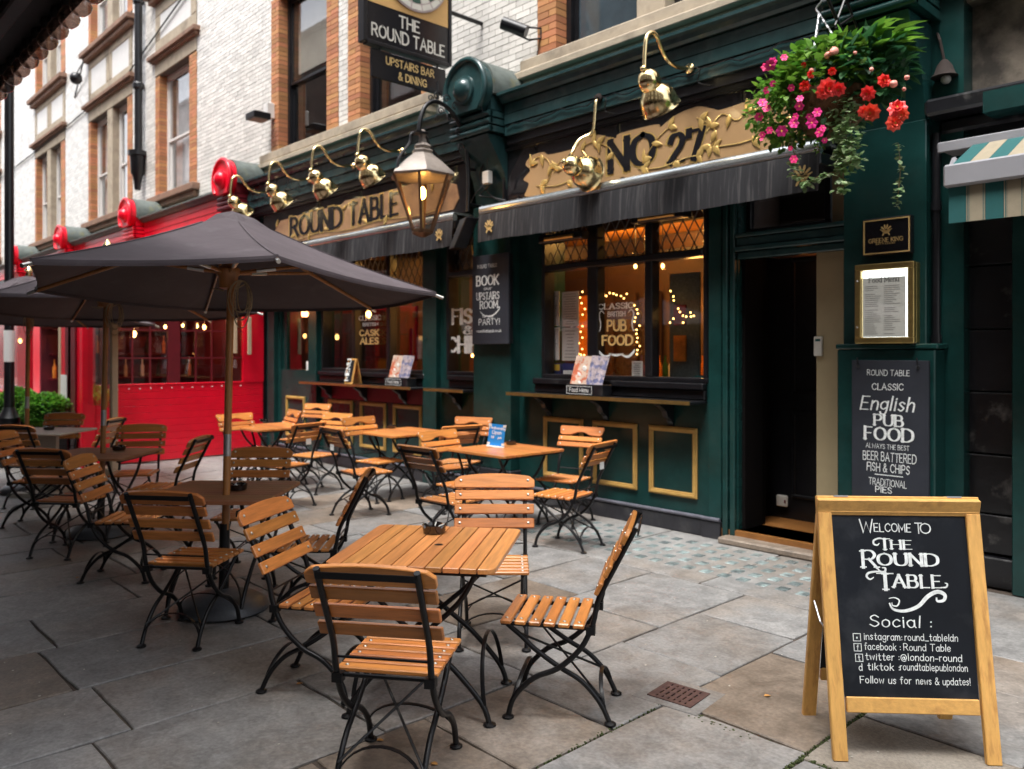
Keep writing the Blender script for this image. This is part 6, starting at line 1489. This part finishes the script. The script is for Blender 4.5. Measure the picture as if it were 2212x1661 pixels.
fm = {'coral': flower_mesh('coral_begonia', M['coral'], 3, .068, .05, 8), 'red': flower_mesh('scarlet_begonia', M['redp'], 3, .055, .2, 7), 'pink': flower_mesh('magenta_petunia', M['pink'], 1, .040, .25, 6), 'pale': mesh_of('begonia_bud', MB().lathe([(.002,-.035),(.018,-.02),(.026,0),(.018,.025),(.002,.035)], (0,0,0), 10), M['palepink'], smooth=60)}
camv = Vector((0,0,CAM_H))
def flower(kind, px, py, y, s=1.0):
    p = Vector(PB(px, py, y)); v = (camv-p).normalized()+rv()*.45+Vector((0,0,.15)); o = inst({'coral':'coral_begonia','red':'scarlet_begonia','pink':'magenta_petunia','pale':'begonia_bud'}[kind], fm[kind], fb, p-Vector((bx_,by_,bz_)), v.to_track_quat('Z','Y').to_euler(), (s*.78,)*3)
fr_ = lambda x_, y_: (1620+x_*.1825, 54+y_*.1825*1.0)   # from an enlarged view of the basket
def FZ(x_, y_): return ((3000+x_/2.373)/1.852, (100+y_/2.373)/1.852)
for x_, y_, s in ((735,600,1.35),(840,610,.95),(690,640,.9),(1120,650,1.0),(1150,830,1.15),(1080,820,.8),(1400,790,1.15),(1450,850,.8),(1370,930,1.05)): flower('coral', *FZ(x_,y_), 5.13, s)
for x_, y_, s in ((1270,530,1.1),(520,580,.95),(575,470,.7),(510,378,.5),(780,440,.7)): flower('red', *FZ(x_,y_), 5.14, s)
for x_, y_, s in ((195,380,1.4),(150,400,1.1),(215,350,1.1),(325,310,.9),(220,555,.8),(395,595,.9),(160,620,.9),(120,740,1.2),(160,790,1.1),(85,870,1.1),(475,700,.9),(470,770,1.1),(435,870,.9),(415,935,1.2),(300,1005,1.4),(590,930,1.35),(640,830,1.1),(565,870,.8),(665,1020,1.15),(690,980,.8),(710,1095,.7),(185,1000,.9),(120,1040,.8),(110,1085,.5),(415,1275,1.0),(385,1170,.6)): flower('pink', *FZ(x_,y_), 5.10, s)
for x_, y_, s in ((800,250,1.5),(740,290,1.2),(1365,560,1.2),(580,440,1.0),(1155,420,.7),(1490,500,.8),(1465,610,.6),(1000,265,.6)): flower('pale', *FZ(x_,y_), 5.16, s)

# ================================================================ SANDWICH BOARD
t = thing('sandwich_board', 'pine framed A-shaped chalkboard reading Welcome to The Round Table at the right front', 'sandwich board', (-1.27,3.40,0), 0)
fl_ = Vector((-1.483,3.175,0)); fr2 = Vector((-1.025,3.61,0)); wdir = (fr2-fl_).normalized(); ddir = Vector((-wdir.y, wdir.x, 0))
tl_ = Vector((*G(1773,1068,1.03),1.03)); tr_ = Vector((*G(2118,1068,1.03),1.03))
Wd = (fr2-fl_).length; mid = (fl_+fr2)/2; Ht = 1.03
tmid = (tl_+tr_)/2; dd_ = (tmid-mid).dot(ddir); dd_ = .20
sl_h = math.hypot(Ht, dd_)
Mf = Matrix(((wdir.x, ddir.x*(dd_/sl_h)*1, 0, mid.x),(wdir.y, 0, 0, mid.y),(0,0,0,0),(0,0,0,1)))
upv = (ddir*dd_+Vector((0,0,Ht))).normalized(); nv = wdir.cross(upv)   # outward (towards the reader)
def FM(o, w, u, n_): return Matrix(((w.x,-n_.x,u.x,o.x),(w.y,-n_.y,u.y,o.y),(w.z,-n_.z,u.z,o.z),(0,0,0,1)))
MF = FM(mid, wdir, upv, nv)         # local x = width, y = into the board, z = up the leaf
S_ = sl_h; hw = Wd/2+.012; topw = hw+.006
tw = .058
def leaf_frame(M_, tag_=None):
    # stiles splay slightly: the leaf is narrower at the top
    for s in (-1,1):
        x0b, x0t = s*hw, s*topw
        b = MB(); b.hexa([(x0b,0,0),(x0b-s*tw,0,0),(x0b-s*tw,.026,0),(x0b,.026,0),(x0t,0,S_-.07),(x0t-s*tw,0,S_-.07),(x0t-s*tw,.026,S_-.07),(x0t,.026,S_-.07)]); b.xf(M_); part('stile', b, M['pine'], t, bevel=.003)
        b = MB(); b.hexa([(x0b,.001,-.004),(x0b-s*tw,.001,-.004),(x0b-s*tw,.025,-.004),(x0b,.025,-.004),(x0b,.001,0),(x0b-s*tw,.001,0),(x0b-s*tw,.025,0),(x0b,.025,0)]); b.xf(M_); part('foot_pad', b, M['black'], t)
    b = MB().box(-topw+.0,topw-.0,0,.026,S_-.0695,S_); b.xf(M_); part('top_rail', b, M['pineh'], t, bevel=.003)
    b = MB().box(-hw+tw+.008,hw-tw-.008,.001,.025,.185,.245); b.xf(M_); part('bottom_rail', b, M['pineh'], t, bevel=.003)
    b = MB(); b.hexa([(-hw+tw+.005,.012,.24),(hw-tw-.005,.012,.24),(hw-tw-.005,.018,.24),(-hw+tw+.005,.018,.24),(-topw+tw-.002,.012,S_-.068),(topw-tw+.002,.012,S_-.068),(topw-tw+.002,.018,S_-.068),(-topw+tw-.002,.018,S_-.068)]); b.xf(M_); return part('chalkboard', b, M['chalkboard'], t)
cb = leaf_frame(MF)
# back leaf mirrored about the ridge
rid = mid + ddir*dd_; bmid = rid + ddir*.24; upb = (Vector((0,0,Ht)) - ddir*.24).normalized()
MBk = FM(bmid, -wdir, upb, (-wdir).cross(upb)); leaf_frame(MBk)
b = MB(); 
for s in (-1,1):
    pa = MF @ Vector((s*hw*.97,.02,.50)); pb_ = MBk @ Vector((-s*hw*.97,.02,.58)); part('stay', MB().tube([pa,(pa+pb_)/2+Vector((0,0,-.03)),pb_], .004, 5), M['galv'], t)
for s in (-.7,.7): part('hinge', MB().box(s*topw-.03,s*topw+.03,-.001,.03,S_-.004,S_+.002).xf(MF), M['galv'], t)
# lettering on the board (board local: px of the enlarged view -> local x,z by measured fractions)
zz_ = lambda py: .245+(1-(py-302)/(1330-302))*(S_-.068-.245)    # enlarged-view row -> height on the leaf
def uu(px, py):
    f_ = (py-302)/(1330-302); l_ = 440+f_*55; r_ = 1128+f_*80; return -(hw-tw)+((px-l_)/(r_-l_))*2*(hw-tw)
def BT(s_, xa, xb, yb, h_, st, w_=None):
    a_, c_ = uu(xa, yb), uu(xb, yb); mb = fit_mb(s_, ((a_+c_)/2, .0105, zz_(yb)), XR, ZU, zz_(yb-h_)-zz_(yb), c_-a_, st, w_); mb.xf(MF); part('lettering', mb, M['chalk'], cb)
BT('W',587,655,418,76,'hand',.085); BT('ELCOME',662,852,412,46,'hand',.12); BT('T',878,912,418,58,'hand',.1); BT('O',905,957,418,56,'hand',.1)
BT('T',690,745,515,62,'serif',.17); BT('HE',752,858,511,50,'serif',.17)
BT('R',603,672,618,96,'serif',.15); BT('OUND',682,995,603,66,'serif',.19)
BT('T',680,762,742,92,'serif',.15); BT('ABLE',762,1010,726,68,'serif',.19)
b = MB(); k2 = (2*(hw-tw))/700
cv = lambda pts: [((px-0), (py-0)) for px, py in pts]
def BC(pts, w_, taper=True):
    q = [(uu(px,py), zz_(py)) for px, py in pts]; mb = curve_mb(q, (0,.0105,0), XR, ZU, w_, taper=taper); mb.xf(MF); part('flourish', mb, M['chalk'], cb)
BC([(735,790),(765,785),(790,800),(780,830),(755,828),(752,812)], .006); BC([(738,815),(760,850),(820,858),(890,830),(940,775),(990,748),(1028,765),(1022,795),(990,800),(985,780)], .016)
BC([(715,458),(690,450),(660,462),(658,482),(676,490),(688,478)], .008); BC([(720,652),(680,640),(632,648),(620,668),(638,684),(658,672)], .009); BC([(668,605),(690,638),(715,640),(718,620),(700,618)], .009); BC([(1005,724),(1035,722),(1042,705),(1028,698)], .007)

BT('Social :',637,957,948,62,'hand',.085)
for s_, xa, xb, py in (('instagram:',605,803,1020),('round_tableldn',818,1093,1020),('facebook :',607,795,1075),('Round Table',812,1055,1075),('twitter :',612,788,1130),('@london-round',797,1113,1130),('tiktok :',622,788,1185),('roundtablepublondon',793,1143,1182),('Follow us for',583,850,1256),('news & updates!',876,1157,1256)):
    BT(s_, xa, xb, py, 37, 'hand', .10)
b = MB()
for px, py in ((566,1008),(570,1063),(577,1120)):
    u0, v0 = uu(px,py), zz_(py); r_ = .0145; q = [(u0-r_,v0-r_),(u0-r_,v0+r_),(u0+r_,v0+r_),(u0+r_,v0-r_),(u0-r_,v0-r_)]
    for a_, c_ in zip(q[:-1], q[1:]): stroke(b, [a_, c_], .0028, lambda x_, y_, dz: Vector((x_,.0105-dz,y_)))
text_mb('f', (uu(570,1063),.0104,zz_(1063)-.010), XR, ZU, .02, 'hand', 'c', .12, mb=b); text_mb('t', (uu(577,1120),.0104,zz_(1120)-.010), XR, ZU, .02, 'hand', 'c', .12, mb=b); text_mb('.', (uu(566,1008),.0104,zz_(1008)-.002), XR, ZU, .03, 'hand', 'c', .2, mb=b); text_mb('d', (uu(585,1180),.0104,zz_(1183)-.004), XR, ZU, .026, 'hand', 'c', .12, mb=b)
b.xf(MF); part('icon_sketches', b, M['chalk'], cb)

# ================================================================ LEFT BACKGROUND
x, y = G(20,1008)
lp = thing('lamp_post', 'tall black cast iron lamp post with a paper notice at the left edge', 'lamp post', (x,y,0))
part('base', MB().lathe([(.15,0),(.15,.12),(.12,.16),(.11,.55),(.14,.60),(.145,.70),(.10,.78),(.075,.85)], (x,y,0), 12), M['black'], lp, smooth=30)
part('column', MB().lathe([(.070,.85),(.062,2.2),(.062,7.5)], (x,y,0), 14), M['black'], lp, smooth=40)
part('notice', MB().lathe([(.071,1.50),(.071,1.95)], (x,y,0), 14), M['wpaper'], lp)
def bush(px, py, r_, label, Y):
    x, y = px, py; t = thing('potted_bush', label, 'potted plant', (x,y,0), group='clipped box bushes in front of the red frontage')
    part('planter', MB().box(x-.22,x+.22,y-.22,y+.22,0,.60), M['black'], t, bevel=.02)
    b = MB(); rb = random.Random(int(px*10))
    for i in range(2400):
        v = Vector((rb.gauss(0,1), rb.gauss(0,1), rb.gauss(0,1))).normalized(); k3 = rb.uniform(.45,1.0)**.5; p = Vector((x,y,.60+r_*.62))+Vector((v.x*r_*k3, v.y*r_*k3, v.z*r_*.8*k3)); leafq(b, p, v+Vector((rb.uniform(-.6,.6),rb.uniform(-.6,.6),rb.uniform(-.3,.6))), (0,0,1) if abs(v.z)<.9 else (1,0,0), .055, .045)
    part('foliage', b, M['box'], t, stuff=True); part('inner_dark_ball', MB().ball((x,y,.60+r_*.62), r_*.78, 12, sz=.8), M['leafd'], t, smooth=60)  # solid dark ball added inside so gaps between leaves look shaded
bush(-12.95,3.08,.31,'round clipped box bush right of the lamp post behind the pale table',0); bush(-14.1,2.95,.34,'round clipped box bush behind the lamp post at the left edge',0)
# ================================================================ CANOPY OF THE THEATRE OVERHEAD (left)
cn = thing('overhead_canopy', 'dark metal street canopy edged with a row of clear round bulbs, top left corner', 'canopy', (-9,0,3.4))
ey = 1.25; ez = 3.42
part('fascia', MB().box(-16,-3.2,ey-.06,ey,ez+.02,ez+.16), M['dirtyglass'], cn, bevel=.01)
part('edge_rail', MB().box(-16,-3.2,ey-.30,ey-.22,ez-.03,ez+.03).box(-16,-3.2,ey-.62,ey-.56,ez+.0,ez+.06).box(-16,-3.2,ey-1.1,ey-1.02,ez+.0,ez+.06), M['dirtyglass'], cn, bevel=.01)
part('soffit', MB().box(-16,-3.2,-2.6,ey-.06,ez+.06,ez+.12), M['dirtyglass'], cn)
part('upper_fascia', MB().box(-16,-3.2,ey-.3,ey-.2,ez+.16,ez+.75), M['dirtyglass'], cn)
bmh = mesh_of('bulb', MB().lathe([(.012,.055),(.018,.04),(.040,.012),(.048,-.012),(.040,-.035),(.02,-.052),(.001,-.056)], (0,0,0), 14), M['bulbglass'], smooth=60); smh = mesh_of('bulb_socket', MB().lathe([(.028,.0),(.034,.03),(.03,.05),(.012,.06)], (0,0,0), 12), M['dirtyglass'], smooth=40)
x = -3.6; i = 0
while x > -15.5:
    bo = inst('bulb', bmh, cn, (x+9, ey-.05, ez-.045-3.4), (0,0,0), (1.15,)*3); inst('socket', smh, bo, (0,0,.04)); x -= .205; i += 1

# fallen leaves and litter on the stones
r = random.Random(4)
for i, (px, py, l) in enumerate(((640,1480,'small yellow leaf on the paving behind the near table leg'),(812,1600,'tiny orange leaf by the nearest chair'),(165,1250,'tiny orange leaf on the left paving'),(1650,1505,'tiny orange leaf on the joint left of the sandwich board'),(930,1650,'tiny orange leaf at the bottom edge'))):
    x, y = G(px, py); b = MB(); a = r.uniform(0,6); leafq(b, (x,y,.004), (math.cos(a),math.sin(a),.15), (0,0,1), .035, .025); part_ = part('fallen_leaf', b, M['leafb'], None, world=False); tag(part_, l, 'leaf', 'fallen leaves on the paving')
b = MB()
for i in range(90):
    x, y = r.uniform(-5,-.5), r.uniform(.8,4.8); s = r.uniform(.002,.005); b.box(x-s,x+s,y-s,y+s,.001,.003)
d = part('paving_litter', b, M['wstone'], None, world=False); d['kind'] = 'stuff'
# moss in the joints at the right front
b = MB()
for i in range(900):
    k3 = r.random()
    if k3 < .5: x, y = -1.605+r.gauss(0,.012), r.uniform(2.6,4.2)
    elif k3 < .8: x, y = r.uniform(-2.2,-1.0), 3.11+r.gauss(0,.014)
    else: x, y = -2.285+r.gauss(0,.01), r.uniform(1.4,3.4)
    s = r.uniform(.002,.0055); b.box(x-s,x+s,y-s,y+s,-.012,r.uniform(-.006,.0005))
d = part('moss', b, M['moss'], None, world=False); d['kind'] = 'stuff'

for o in ():
    if o.get('label') and not (4 <= len(o['label'].split()) <= 16): print('LONGLABEL', len(o['label'].split()), o['label'])
